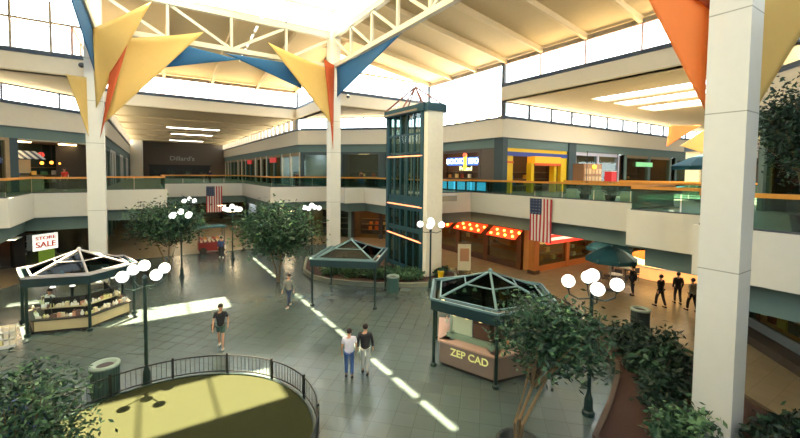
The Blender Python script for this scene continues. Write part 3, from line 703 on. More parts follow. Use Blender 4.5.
def tree(loc, h, trunk_h, cr, n, s, label, mats, stems=3, pot=None, lean=.35, clumps=46, off=(0,0)):
    x,y,z = loc; ox,oy = off; t = thing('potted_tree' if pot else 'indoor_tree', label, 'tree', loc)
    if pot: MB().lathe([(pot*.75,0),(pot,.55),(pot*1.05,.6),(pot*.9,.6),(pot*.88,.5),(.02,.5)],loc,16).build('pot', M('dark_pot',(34,40,40)), t, True)
    m = MB(); c = Vector((x+ox,y+oy,z+trunk_h+(h-trunk_h)/2))
    for k in range(stems):
        a = 2*PI*k/stems+.6; dx,dy = math.cos(a)*lean,math.sin(a)*lean
        m.tube([(x+dx*.15,y+dy*.15,z+.02),(x+dx*.5,y+dy*.5,z+trunk_h*.6),(x+dx*1.1+ox*.5,y+dy*1.1+oy*.5,z+trunk_h*1.05),(x+dx*2.2+ox,y+dy*2.2+oy,z+trunk_h+(h-trunk_h)*.45)],[.055,.045,.035,.02],6)
    for k in range(14):
        v = Vector((random.gauss(0,1),random.gauss(0,1),random.gauss(.2,.7))).normalized()
        m.tube([(x+v.x*.3*lean+ox*.45,y+v.y*.3*lean+oy*.45,z+trunk_h),c+Vector((v.x*cr[0],v.y*cr[1],v.z*cr[2]))*.75],[.025,.008],5)
    m.build('trunk', bark, t)
    for mt,share in mats:
        leaves(MB(), c, cr, int(n*share), s, clumps=clumps).build('foliage', mt, t)
    return t
tree((6.7,24.6,0),5.0,1.5,(2.6,2.4,1.75),10000,.12,'round-crowned green tree in the court before the middle column',((leafB,.4),(leafA,.45),(leafC,.15)))
tree((.9,30.4,0),5.2,1.9,(2.5,2.3,1.6),6500,.12,'loose green tree in the court right of the left white column',((leafB,.4),(leafA,.45),(leafC,.15)),lean=.6)
tree((7.3,6.0,0),4.0,1.8,(1.4,1.4,1.0),6500,.08,'near green tree with thin bare stems before the right kiosk',((leafB,.45),(leafA,.45),(leafC,.1)),pot=.5,off=(1.25,.1),lean=.2)
tree((-2.45,10.6,0),3.0,.6,(1.45,1.35,1.3),6500,.07,'leafy green shrub tree at the lower left corner of the court',((leafB,.35),(leafA,.4),(leafC,.25)),pot=.4)
tree((14.75,2.75,F2),4.0,1.55,(1.5,1.4,1.3),17000,.065,'leafy potted tree on the balcony at the right edge',((leafB,.85),(leafA,.15)),pot=.4)
fl = MB(); leaves(fl,(-2.6,10.2,2.0),(.75,.6,.7),260,.05); tag(fl.build('blue_flowers', M('blue_petal',(50,66,110),.6,var=.3)),'blue blossoms among the leaves at the lower left corner','flowers',kind='stuff')

def bush(c, r, n, s, label, mats, group=None):
    t = thing('bush', label, 'bush', (c[0],c[1],c[2]-r[2]), group)
    m = MB()
    for k in range(9):
        a = 2*PI*k/9; m.tube([(c[0],c[1],c[2]-r[2]),(c[0]+math.cos(a)*r[0]*.6,c[1]+math.sin(a)*r[1]*.6,c[2]+r[2]*.3)],[.03,.01],5)
    m.build('stem', bark, t)
    for mt,sh in mats: leaves(MB(), c, r, int(n*sh), s, clumps=26).build('foliage', mt, t)
# planter around the big near column
pc = [(9.2,4.6),(9.6,5.35),(11.5,6.0),(13.0,6.6),(13.95,7.1),(15.0,8.3),(15.6,9.3),(16.8,9.2),(17.6,8.3),(17.4,6.6),(15.2,4.2),(14.2,2.4),(9.2,1.2)]
t = thing('planter_bed','curved raised planting bed around the big near column','planter',(13,5,0))
MB().prism(pc[::-1],0,.22).build('soil', soil, t)
ins = pc+[pc[0]]; ribbon(MB(), ins, .14, 0, .3).build('curb', M('curb_brown',(72,56,46),.7), t)
mm = ((leafB,.9),(leafA,.1))
bush((15.3,7.4,.75),(1.2,1.0,.55),1800,.13,'dark bush at the back of the near planting bed',mm)
bush((13.9,5.9,1.0),(1.25,1.05,.85),3200,.12,'large dark bush in the middle of the near planting bed',mm)
bush((12.6,5.15,.75),(.9,.7,.6),1500,.11,'dark bush just left of the big near column',mm)
bush((10.95,4.0,.75),(.95,.7,.55),1500,.10,'lighter leafy bush at the bottom edge before the big near column',((leafA,.6),(leafC,.25),(leafB,.15)))
bush((16.0,7.9,.5),(.6,.7,.35),900,.12,'small dark bush at the far tip of the near planting bed',mm)
bush((12.6,2.5,.8),(1.0,.8,.6),900,.12,'dark bush behind the foot of the big near column',mm)
# planter by the lift
pc = [(8.95,26),(8.9,24.2),(9.4,22.9),(10.3,21.8),(11.6,20.5),(13.2,19.5),(14.9,18.7),(16.4,18.8),(17.3,20),(17.6,24),(16,27.5),(12.8,30.4),(10.4,29.6)]
t = thing('planter_bed','low curved planting bed from the middle column to the lift tower','planter',(13,24,0))
MB().prism(pc,0,.2).build('soil', soil, t)
ribbon(MB(), pc+[pc[0]], -.16, 0, .28).build('curb', conc, t)
hl = ['at its left end','second from its left end','in its middle','second from the lift','beside the lift tower']
for k,(x,y) in enumerate(((10.1,24.2),(10.9,22.9),(12.0,21.8),(13.1,21.0),(13.9,20.2))):
    bush((x,y,.55),(.85,.8,.42),900,.12,'low green bush in the planting bed by the lift, '+hl[k],((leafA,.6),(leafC,.3),(leafB,.1)),'low bushes in the lift planting bed')
for k,(x,y) in enumerate(((15.6,19.6),(16.6,20.2))):
    bush((x,y,.5),(.4,.4,.3),250,.1,'small brown-green plant at the foot of the cream pier','%s'.replace('%s','') and None or mm,'plants at the foot of the pier')
bush((9.0+2.4,27.0,.7),(1.0,.9,.6),800,.14,'green bush at the foot of the middle column',((leafA,.7),(leafB,.3)))
yp = thing('yellow_flowerpot','yellow pot at the foot of the cream pier','pot',(15.5,19.2,.2)); MB().lathe([(.14,0),(.2,.5),(.22,.55),(.17,.55)],(15.5,19.2,.2),12).build('pot_body', yel, yp); leaves(MB(),(15.5,19.2,.85),(.2,.2,.15),60,.07).build('foliage', leafA, yp)

# ------------------------------------------------------------------ globe lamps
def lamp(x, y, h, label, rot, sc=1.0, gr=.185):
    t = thing('globe_lamp', label, 'street lamp', (x,y,0))
    MB().lathe([(.17,0),(.17,.12),(.12,.16),(.11,.5),(.07,.62),(.055,.7)],(x,y,0),12).build('base', dgreen, t)
    MB().lathe([(.055,.6),(.05,h-.2),(.08,h-.18),(.05,h-.1)],(x,y,0),10).build('pole', dgreen, t)
    for k in range(4):
        a = rot+k*PI/2; dx,dy = math.cos(a),math.sin(a); r = .64
        arm = MB().tube([(x,y,h-.45),(x+dx*.35,y+dy*.35,h-.5),(x+dx*.6,y+dy*.6,h-.38),(x+dx*r,y+dy*r,h-.2)],.022,6).build('arm', dgreen, t)
        MB().lathe([(.04,-.05),(.09,0),(.06,.03)],(x+dx*r,y+dy*r,h-gr),8).build('globe_holder', dgreen, arm)
        MB().ball((x+dx*r,y+dy*r,h),gr,18).build('globe', globeM, t, True)
    MB().ball((x,y,h+.22),gr,18).build('globe', globeM, t, True)
VA = R(90-32.7)     # view heading
lamp(-.22,14.69,3.75,'dark green lamp post with five white globes at the fence, left foreground',VA+R(62),gr=.17)
lamp(10.61,6.25,3.9,'dark green lamp post with five white globes nearest on the right, before the bushes',VA+R(75))
lamp(13.97,18.3,3.95,'dark green lamp post with white globes in front of the cream pier',VA+R(80))
lamp(1.62,29.01,4.1,'lamp post with white globes beside the tree right of the left column',VA+R(70))
lamp(5.4,33.0,4.0,'distant lamp post with white globes near the far corridor, under the grey balcony',VA+R(85))
lamp(11.3,31.2,4.0,'lamp post with white globes behind the round-crowned tree',VA+R(80))
lamp(3.2,43.8,4.0,'farthest lamp post with white globes, below the small flag',VA+R(70))

# ------------------------------------------------------------------ round fenced platform
pcx,pcy,pr0 = 0.12,10.85,3.62
def circ(cx,cy,r,n=48): return [(cx+r*math.cos(2*PI*k/n),cy+r*math.sin(2*PI*k/n)) for k in range(n)]
t = thing('round_platform','pale yellow-green round platform inside the black fence','platform',(pcx,pcy,0))
MB().prism(circ(pcx,pcy,pr0),0.006,.14).build('deck', M('pale_green_carpet',(46,49,33),1.0,var=.05), t); MATS['pale_green_carpet'].node_tree.nodes['Principled BSDF'].inputs['Specular IOR Level'].default_value = .05
ribbon(MB(), circ(pcx,pcy,pr0)+[circ(pcx,pcy,pr0)[0]], -.06, .006, .16).build('rim', dgreen, t)
t = thing('round_fence','black metal picket fence curving around the round platform','fence',(pcx,pcy,0))
fm = M('fence_black',(16,22,22),.6); nF = 40
FR = pr0+.12
for z in (.2,.74): MB().tube([(x,y,z) for x,y in circ(pcx,pcy,FR,96)]+[circ(pcx,pcy,FR,96)[0]+(z,)],.022,6).build('rail', fm, t)
for k in range(14):
    a = 2*PI*k/14+.12; MB().cbox((pcx+FR*math.cos(a),pcy+FR*math.sin(a),.41),(.06,.06,.82),a).build('post', fm, t)
m = MB()
for k in range(170):
    a = 2*PI*k/170; m.cbox((pcx+FR*math.cos(a),pcy+FR*math.sin(a),.47),(.012,.012,.54),a)
m.build('picket', fm, t)['kind'] = 'stuff'

# ------------------------------------------------------------------ litter bins
def bin_(x,y,r,h,label,mb=M('bin_green',(62,86,80),.5)):
    t = thing('litter_bin', label, 'litter bin', (x,y,0))
    m = MB(); m.lathe([(r*.9,0),(r*.95,h*.9),(r,h*.92)],(x,y,0),24)
    for k in range(24):
        a = 2*PI*k/24; m.cbox((x+r*.95*math.cos(a),y+r*.95*math.sin(a),h*.46),(.03,.04,h*.86),a)
    m.build('body', mb, t)
    MB().lathe([(r*1.05,h*.9),(r*1.08,h*.95),(r*1.02,h),(r*.78,h*1.0),(r*.7,h*.93)],(x,y,0),24).build('rim', M('bin_rim',(132,150,144),.4), t, True)
    MB().lathe([(r*.68,h*.9),(r*.6,h*.93),(.01,h*.94)],(x,y,0),16).build('liner', M('bin_liner',(50,38,46),.6), t)
bin_(-1.3,14.9,.38,.98,'round slatted grey-green litter bin outside the left fence')
bin_(11.9,19.2,.36,.95,'grey-green litter bin by the planting bed at the lift',M('bin_green2',(70,104,98)))
bin_(18.5,8.6,.38,1.0,'dark litter bin beyond the near planting bed on the right',M('bin_dark',(44,56,56)))

# ------------------------------------------------------------------ kiosks
gn = M('goods_cream',(236,224,196),.5)
def kiosk(c, Rr, ph, n, label, tealL=tealL, bw=1.0):
    t = thing('kiosk', label, 'kiosk', (c[0],c[1],0))
    V = [(c[0]+Rr*math.cos(R(ph+360/n*k)), c[1]+Rr*math.sin(R(ph+360/n*k))) for k in range(n)]
    def sc(f): return [(c[0]+(x-c[0])*f, c[1]+(y-c[1])*f) for x,y in V]
    for x,y in V:
        MB().lathe([(.12,0),(.12,.1),(.06,.14),(.055,2.2)],(x,y,0),8).build('post', dgreen, t)
    Vo = sc(1.06); Vi = sc(.93)
    for k in range(n):
        k2 = (k+1)%n
        MB().prism([Vo[k],Vo[k2],sc(1.0)[k2],sc(1.0)[k]],2.1,2.46).build('fascia_board', M('kiosk_teal',(20,50,56),.45), t)
        MB().beam((*Vo[k],2.49),(*Vo[k2],2.49),.07*bw,.07*bw).build('top_rail', tealL, t)
        a,b = sc(.9)[k],sc(.9)[k2]
        MB().beam((*a,2.49),(*b,2.49),.06*bw,.06*bw).build('inner_rail', tealL, t)
        MB().tube([(*a,2.49),(c[0],c[1],3.25)],.045*bw,6).build('rafter', tealL, t)
        ma = ((a[0]+c[0])/2,(a[1]+c[1])/2,2.87); mb2 = ((b[0]+c[0])/2,(b[1]+c[1])/2,2.87)
        MB().tube([ma,mb2],.028,6).build('purlin', tealL, t)
        MB().add([(*a,2.47),(*b,2.47),(c[0],c[1],3.22)],[(0,1,2)]).build('roof_pane', glassT, t)
    MB().ball((c[0],c[1],3.28),.09,8).build('finial', tealL, t)
    return t,V,sc
def seg(A, B, f0, f1, v, c):
    """point helper along edge A->B, v metres towards centre c"""
    A = Vector(A); B = Vector(B); d = (B-A); L = d.length; d /= L; n = Vector((-d.y,d.x)); 
    if n.dot(Vector(c)-A) < 0: n = -n
    return L, d, n, A
def counter(t, A, B, c, m_body, m_top, h=1.0, w=.55, inset=.12, name='counter', glass=None, trim=.0):
    L,d,n,A = seg(A,B,0,1,0,c)
    def Q(u,v): w_ = A+d*u+n*v; return (w_.x,w_.y)
    def pz(u0,u1,v0,v1,z0,z1,mb=None): 
        mb = mb or MB(); pts = [Q(u0,v0),Q(u1,v0),Q(u1,v1),Q(u0,v1)]
        ar = sum(pts[i][0]*pts[(i+1)%4][1]-pts[(i+1)%4][0]*pts[i][1] for i in range(4))
        return mb.prism(pts if ar>0 else pts[::-1], z0, z1)
    b = pz(.12,L-.12,inset,inset+w,.12,h-.06).build('counter', m_body, t)
    pz(.16,L-.16,inset+.06,inset+w,0,.12).build('plinth', darkin, b)
    pz(.06,L-.06,inset-.06,inset+w+.05,h-.06,h).build('counter_top', m_top, t)
    if glass: pz(.2,L-.2,inset+.02,inset+w-.1,h,h+glass).build('display_glass', glassS, t)
    return Q,pz,L,d,n
# left kiosk
tk,V,sc = kiosk((-2.9,23.35),2.2,45,6,'six-sided teal kiosk with an open roof frame and heaped goods on the left',M('sunlit_frame_metal',(176,172,176),.35),1.0)  # roof frame paled so its colour carries the sunlight
wp = M('pale_wood',(196,180,140),.5); 
KG = {}
def kgood(kind, loc, s, rz, col, label, group, cat):
    key = (kind,col)
    if key not in KG:
        if kind == 'box': o = MB().cbox((0,0,.5),(1,1,1)).cbox((0,0,.96),(1.05,1.05,.12)).build('gift_box', M('kg_%d_%d_%d'%col,col,.35))
        elif kind == 'vase': o = MB().lathe([(.3,0),(.5,.3),(.45,.6),(.18,.8),(.22,1),(.15,1)],(0,0,0),12).build('jar', M('kg_%d_%d_%d'%col,col,.3),None,True)
        elif kind == 'bag': o = MB().add([(-.5,-.25,0),(.5,-.25,0),(.5,.25,0),(-.5,.25,0),(-.42,-.1,.9),(.42,-.1,.9),(.42,.1,.9),(-.42,.1,.9)],[(3,2,1,0),(4,5,6,7),(0,1,5,4),(1,2,6,5),(2,3,7,6),(3,0,4,7)]).tube([(-.2,0,.9),(-.15,0,1.2),(.15,0,1.2),(.2,0,.9)],.03,5).build('bag', M('kg_%d_%d_%d'%col,col,.5))
        KG[key] = o
    else:
        o = KG[key].copy(); C.objects.link(o)
    o.location = loc; o.scale = s if isinstance(s,tuple) else (s,s,s); o.rotation_euler = (0,0,rz); tag(o,label,cat,group)
kc = [(240,228,205),(225,205,170),(250,245,235),(206,150,120),(240,232,220),(228,214,150),(120,90,80)]
for k in (2,3,4,5):
    A,B = sc(.97)[k],sc(.97)[(k+1)%6]
    Q,pz,L,d,n = counter(tk,A,B,(-2.9,23.35),wp if k!=2 else brownin,M('counter_dark',(60,50,44)),h=.62,w=.5)
    pz(.2,L-.2,.75,.8,.62,1.35).build('display_back', darkin, tk)
    pz(.2,L-.2,.48,.78,.95,.98).build('display_shelf', wp, tk)
    ar = math.atan2(d.y,d.x)
    for u in [x*.14+.24 for x in range(int((L-.45)/.14)+1)]:
        for v,z,hh in ((.28,.62,.2),(.62,.98,.22)):
            p_ = Q(u+random.uniform(-.03,.03),v); kd = random.choice(['box','vase','bag']); s = random.uniform(.1,.15)
            kgood(kd,(p_[0],p_[1],z),(s,s,s*random.uniform(.9,1.7)),ar,random.choice(kc),{'box':'small pale gift box heaped on the left kiosk shelves','vase':'small jar standing on the left kiosk shelves','bag':'small bag standing on the left kiosk shelves'}[kd],{'box':'gift boxes on the left kiosk','vase':'jars on the left kiosk','bag':'bags on the left kiosk'}[kd],{'box':'box','vase':'jar','bag':'bag'}[kd])
for k in range(6):
    A,B = sc(.8)[k],sc(.8)[(k+1)%6]
    for f in (.3,.7):
        x,y = A[0]+(B[0]-A[0])*f, A[1]+(B[1]-A[1])*f
        p_ = MB().lathe([(.03,.16),(.05,.12),(.11,0)],(x,y,1.92),10).build('spot_lamp', M('spot_white',(250,245,235),.4,emit=1.5), tk)
        MB().tube([(x,y,2.08),(x,y,2.3)],.012,5).build('cord', dframe, p_)
# merchandise rack left of it
rk = thing('goods_rack','white rack of packets standing on the floor at the left edge','rack',(-4.9,20.9,0))
MB().box(-5.5,-4.6,20.7,21.0,0,.12).build('base', white, rk); MB().box(-5.5,-4.6,20.95,21.0,.12,.85).build('back_panel', M('goods_cream'), rk)
for z in (.35,.6): MB().box(-5.5,-4.6,20.75,20.95,z,z+.03).build('shelf', white, rk)
for i in range(5):
    for z in (.12,.38,.63): kgood('box',(-5.4+i*.18,20.84,z),(.13,.1,.18),0,random.choice(kc),'small packet on the white rack at the left edge','packets on the white rack','packet')
# middle open kiosk
kiosk((9.35,19.5),2.35,5,4,'empty four-posted teal kiosk frame in the middle of the court')
# right kiosk
tk3,V3,sc3 = kiosk((10.9,10.5),2.4,50,6,'six-sided teal kiosk with pinkish counters and yellow lettering on the right')
cp = M('pink_brown_laminate',(138,120,110),.5); ptop = M('pink_ledge',(206,168,152),.45)
for k in range(6):
    A,B = sc3(.96)[k],sc3(.96)[(k+1)%6]
    if k in (0,): continue
    Q,pz,L,d,n = counter(tk3,A,B,(10.9,10.5),cp,ptop,h=.95,w=.5)
    pz(.15,L-.15,.5,.66,.95,1.12).build('inner_ledge', M('mint_ledge',(150,176,150),.5), tk3)
    if k == 2:
        # lettering on the front
        ln = -n; mid = Q(L*.55,.10)
        ang = math.atan2(d.y,d.x)
        # face outwards: text normal must be -n
        rz = math.atan2(ln.y,ln.x)+PI/2
        text('ZEP CAD','lettering', M('letter_pale_yellow',(226,226,150),.5,emit=.25), tk3,(mid[0]+ln.x*.0,mid[1]+ln.y*.0,.62),.36,rz,ext=.012,sx=1.0)
        q = Q(.55,1.0); mbd = thing('menu_board','pale menu board at the left end of the right kiosk','menu board',(q[0],q[1],.95))
        pz(.22,1.0,.8,.86,.97,1.95).build('board', M('menu_pale',(196,204,170),.5,emit=.15), mbd)
        pz(.2,1.02,.78,.80,1.9,1.97).build('frame', ptop, mbd)
        wm = thing('brown_machine','brown boxy machine on the right kiosk counter beside the menu board','machine',(*Q(1.35,.9),.95)); pz(1.1,1.75,.72,1.1,.97,1.75).build('body', M('machine_brown',(84,56,46),.5), wm); pz(1.14,1.71,.70,.72,1.1,1.6).build('front_panel', M('machine_panel',(110,76,62),.4), wm); pz(1.1,1.75,.72,1.1,1.75,1.79).build('lid', darkin, wm)
for k in range(6):
    A,B = sc3(.86)[k],sc3(.86)[(k+1)%6]
    for f in (.25,.5,.75):
        x,y = A[0]+(B[0]-A[0])*f, A[1]+(B[1]-A[1])*f
        p_ = MB().lathe([(.03,.14),(.05,.1),(.1,0)],(x,y,1.95),10).build('spot_lamp', M('spot_warm',(250,225,150),.4,emit=2.2), tk3); MB().tube([(x,y,2.08),(x,y,2.3)],.012,5).build('cord', dframe, p_)
yb = thing('yellow_sign_post','yellow banner hanging inside the right kiosk roof','banner',(10.9,9.9,2.2)); MB().box(10.75,11.1,9.88,9.92,2.1,2.75).build('cloth', yel, yb); MB().tube([(10.7,9.9,2.77),(11.15,9.9,2.77)],.02,5).build('rod', dframe, yb)
for i in range(14):
    a_ = random.uniform(0,6.28); 
    A,B = sc3(.78)[i%6],sc3(.78)[(i%6+1)%6]; f = random.uniform(.15,.85)
    if i%6 in (0,2): continue
    kgood('vase' if i%2 else 'box',(A[0]+(B[0]-A[0])*f,A[1]+(B[1]-A[1])*f,1.12),(.14,.14,.2),0,kc[i%5],'small tub or box on the right kiosk ledge','tubs and boxes on the right kiosk','tub')
cart = thing('flower_cart','red flower cart at the mouth of the far corridor left of the small lamp','cart',(4.2,36.6,0))
MB().box(3.3,5.3,36.1,37.3,.25,.95).build('cart_body', M('cart_red',(130,36,34),.6), cart)
for x in (3.6,5.0):
    for y in (36.05,37.35): MB().tube([(x,y-.03,.28),(x,y+.03,.28)],.28,14).build('wheel', darkin, cart)
for x in (3.35,5.25):
    for y in (36.15,37.25): MB().tube([(x,y,.95),(x,y,2.2)],.03,6).build('post', dframe, cart)
MB().prism([(3.2,36.0),(5.4,36.0),(5.4,37.4),(3.2,37.4)],2.2,2.3).build('roof', M('cart_roof',(60,110,120),.6), cart)
for k in range(12):
    x = 3.5+(k%6)*.32; y = 36.35+(k//6)*.55; fp = thing('flower_bunch','small bunch of flowers on the red flower cart','flowers',(x,y,.95),'flower bunches on the cart')
    MB().lathe([(.07,0),(.1,.16)],(x,y,.95),8).build('bucket', M('goods_cream'), fp); leaves(MB(),(x,y,1.25),(.16,.16,.14),40,.05).build('blossom', (M('bl_red',(200,60,50)),M('bl_orange',(230,150,60)),M('bl_white',(235,225,220)))[k%3], fp)
# directory board near pier
db = thing('directory_board','pale directory board standing before the amber-lit shop','sign board',(18.3,20.1,0))
VW = Vector((.54,.84)); sx_,sy_ = .84*.45,-.54*.45
MB().wall((18.3-sx_,20.1-sy_),(18.3+sx_,20.1+sy_),.25,2.1,.1).build('panel', M('board_cream',(205,192,160),.5), db)
MB().wall((18.3-sx_*1.1,20.1-sy_*1.1),(18.3+sx_*1.1,20.1+sy_*1.1),2.1,2.2,.14).build('cap', brownin, db)
for s in (-1,1): MB().cbox((18.3+s*sx_*.9,20.1+s*sy_*.9,.13),(.1,.1,.26)).build('foot', brownin, db)
MB().wall((18.3-sx_*.7-.05,20.1-sy_*.7-.08),(18.3+sx_*.7-.05,20.1+sy_*.7-.08),.9,1.8,.02).build('map_panel', M('board_map',(170,120,84),.5), db)

# ------------------------------------------------------------------ flags
def flag(p, q, z0, z1, label, n):
    t = thing('flag', label, 'flag', ((p[0]+q[0])/2,(p[1]+q[1])/2,z0))
    p = Vector(p); q = Vector(q); d = q-p; L = d.length; u = d/L; nn = Vector((u.y,-u.x)); sgn = n
    def wave(f, z): return nn*(sgn*(.06+.03*math.sin(f*9+z*1.3)))
    red = M('flag_red',(176,50,60),.8); wht = M('flag_white',(214,206,200),.8); bl = M('flag_blue',(38,48,80),.8)
    H = z1-z0; cz = z1-H*.37
    def cloth(f0,f1,za,zb,off=0):
        m = MB(); N_ = 3; K = 8; vs = []
        for j in range(K+1):
            z = za+(zb-za)*j/K
            for i in range(N_+1):
                f = f0+(f1-f0)*i/N_; w = p+u*(L*f)+wave(f,z)+nn*sgn*off; vs.append((w.x,w.y,z))
        nv = len(vs)
        vs += [(v[0]+nn.x*.012*sgn,v[1]+nn.y*.012*sgn,v[2]) for v in vs]
        fs = []
        for j in range(K):
            for i in range(N_):
                a_ = j*(N_+1)+i; fs.append((a_,a_+1,a_+N_+2,a_+N_+1)); fs.append((nv+a_+N_+1,nv+a_+N_+2,nv+a_+1,nv+a_))
        return m.add(vs,fs)
    for k in range(13):
        f0,f1 = k/13,(k+1)/13
        top = z1 if f1 > .545 else cz
        cloth(f0,f1,z0,top).build('stripe', red if k%2==0 else wht, t)
    cloth(0,7/13,cz,z1,.004).build('canton', bl, t)
    m = MB()
    for r_ in range(5):
        for c_ in range(4):
            f = .05+c_*.13; z = z1-.12-r_*(H*.36/5); w = p+u*(L*f)+wave(f,z)+nn*sgn*.03
            MB().beam((w.x-u.x*.03,w.y-u.y*.03,z),(w.x+u.x*.03,w.y+u.y*.03,z),.012,.06).build('star', M('star_white',(150,156,170)), t)
    MB().tube([(p.x+nn.x*sgn*.06,p.y+nn.y*sgn*.06,z1+.02),(q.x+nn.x*sgn*.06,q.y+nn.y*sgn*.06,z1+.02)],.025,6).build('pole', steel, t)
flag((21.86,17.45),(21.86,15.7),2.5,5.36,'large American flag hung upright on the right balcony front',1)
flag((5.7,52.95),(7.5,52.95),1.9,5.1,'small distant American flag hung over the far corridor balcony',1)

# ------------------------------------------------------------------ sails
def sail(A, B, D, mat, label, bulge=(0,0,0), n=14, name='fabric_sail'):
    """triangular stretched cloth with hollow edges; A,B,D corners"""
    A,B,D = Vector(A),Vector(B),Vector(D); c = (A+B+D)/3; bl = Vector(bulge); nrm = (B-A).cross(D-A).normalized()
    m = MB(); idx = {}
    def pt(i,j):
        u = i/n; v = j/n; w = 1-u-v; p = A*w+B*u+D*v
        p += (c-p)*(.10*(u*v+v*w+w*u)*(1-27*u*v*w*.9))   # edges bow inwards
        return p+bl*(27*u*v*w*.33+1.2*(u*v+v*w+w*u)*.3)
    vs = []
    for i in range(n+1):
        for j in range(n+1-i): idx[i,j] = len(vs); vs.append(pt(i,j))
    nv = len(vs); vs += [v+nrm*.03 for v in vs]; fs = []
    for i in range(n):
        for j in range(n-i):
            f = (idx[i,j],idx[i+1,j],idx[i,j+1]); fs.append(f[::-1]); fs.append(tuple(k+nv for k in f))
            if j < n-i-1:
                f = (idx[i+1,j],idx[i+1,j+1],idx[i,j+1]); fs.append(f[::-1]); fs.append(tuple(k+nv for k in f))
    for k in range(n):
        for e in (((k,0),(k+1,0)),((0,k+1),(0,k)),((n-k,k),(n-k-1,k+1))):
            a_,b_ = idx[e[0]],idx[e[1]]; fs.append((a_,b_,b_+nv,a_+nv))
    o = m.add(vs,fs).build(name, mat, None, True); tag(o, label, 'fabric sail')
    return o
sy = M('sail_yellow',(212,182,112),.75,trans=.28,var=.04); sr = M('sail_orange_red',(198,92,50),.75,trans=.3,var=.04); so = M('sail_orange',(240,156,84),.75,trans=.5,var=.04); sb = M('sail_blue',(34,98,150),.75,trans=.3,var=.05)
sail((-2.7,28.7,15.1),(.2,27.4,16.85),(-2.6,28.7,10.6),sy,'yellow sail rising steeply from the left column',(-.5,.6,0))
sail((-1.4,28.9,14.9),(3.0,28.0,15.85),(-2.2,28.7,9.8),sy,'wide yellow sail reaching furthest right from the left column',(0,.7,-.2))
sail((-1.9,28.2,12.6),(-1.0,27.8,14.3),(-2.45,28.7,8.9),sr,'narrow orange-red sail between the yellow ones on the left column',(.1,-.2,0))
sail((-3.9,28.6,12.35),(-3.0,28.7,12.3),(-2.98,28.75,8.9),sy,'small yellow sail on the left side of the left column',(0,.1,0))
sail((7.0,28.0,15.95),(11.7,28.7,15.0),(12.1,28.6,10.6),sy,'yellow sail on the middle column',(.2,.25,-.1))
sail((11.25,28.3,15.6),(12.2,28.6,15.35),(12.15,28.7,8.8),sr,'narrow orange-red sail on the middle column',(-.05,-.2,0))
sail((.45,29.0,13.4),(2.0,29.0,15.1),(5.4,29.0,14.75),sb,'blue sail hanging from the truss near the left column',(0,-.2,0))
sail((4.3,29.05,15.05),(9.9,29.05,15.05),(9.7,29.05,13.3),sb,'blue sail hanging from the truss near the middle column',(0,-.2,0))
sail((12.4,28.7,15.2),(12.4,19.3,15.1),(12.4,28.6,12.9),sb,'blue sail hanging right of the middle column',(.15,0,0))
sail((-2.7,28.75,15.2),(-2.7,14,15.3),(-2.65,28.7,12.7),sb,'blue sail running up and left from the left column',(.1,0,0))
sail((10.75,5.65,12.75),(12.35,4.3,12.4),(12.36,4.35,8.75),so,'large orange sail on the left side of the big near column',(-.1,.1,0))
sail((10.2,5.7,13.1),(12.3,4.28,11.25),(12.2,4.3,13.6),sr,'dark orange sail fold above the large orange sail',(0,0,-.1))
sail((13.55,3.7,12.9),(15.1,2.7,11.9),(13.4,3.62,8.7),sy,'large yellow sail on the right side of the big near column',(.1,.1,0))
sail((33.8,14.2,10.9),(35.8,12.8,10.9),(33.6,14.2,9.2),so,'small distant orange sail in the upper right corridor',(0,.1,0))
sail((34.4,13.6,9.3),(36.4,12.4,10.9),(36.4,12.4,8.6),sy,'small distant yellow sail in the upper right corridor',(0,.1,0))
# umbrellas
def umbrella(x,y,z,r,h,label,m=M('umbrella_teal',(14,70,84),.8,trans=.1)):
    t = thing('umbrella', label, 'umbrella', (x,y,z)); N_ = 8
    rim = [(x+r*math.cos(2*PI*k/N_),y+r*math.sin(2*PI*k/N_),z+h) for k in range(N_)]
    low = [(a,b,c-.22) for a,b,c in rim]; mid = [(x+(a-x)*.45,y+(b-y)*.45,z+h+.5) for a,b,c in rim]
    MB().add(rim+low+mid+[(x,y,z+h+.72)],[(k,(k+1)%N_,N_*2+(k+1)%N_,N_*2+k) for k in range(N_)]+[((k+1)%N_,k,N_+k,N_+(k+1)%N_) for k in range(N_)]+[(N_*2+k,N_*2+(k+1)%N_,3*N_) for k in range(N_)]).build('canopy', m, t)
    MB().tube([(x,y,z),(x,y,z+h+.75)],.03,8).build('pole', steel, t); MB().lathe([(.3,0),(.3,.08),(.05,.12)],(x,y,z),14).build('base', dframe, t)
    for k in range(N_): MB().tube([(x,y,z+h+.68),rim[k]],.012,5).build('rib', steel, t)
umbrella(28.9,10.2,F2,1.7,2.2,'large teal umbrella on the upper right corridor left of the big column')
umbrella(26.5,14.5,0,1.5,2.0,'dark teal umbrella on the ground floor under the right balcony')
umbrella(23.3,12.6,0,1.45,2.0,'teal umbrella nearest the globe lamp under the right balcony')
hb = thing('upper_canopy_stand','small white and navy stand top above the upper teal umbrella','stand',(39.1,14.1,F2)); MB().box(38,40.2,13.6,14.6,F2,F2+3.6).build('body', M('stand_pale',(190,190,170)), hb); MB().box(37.9,40.3,13.5,14.7,F2+3.6,F2+4.4).build('cap', navy, hb)
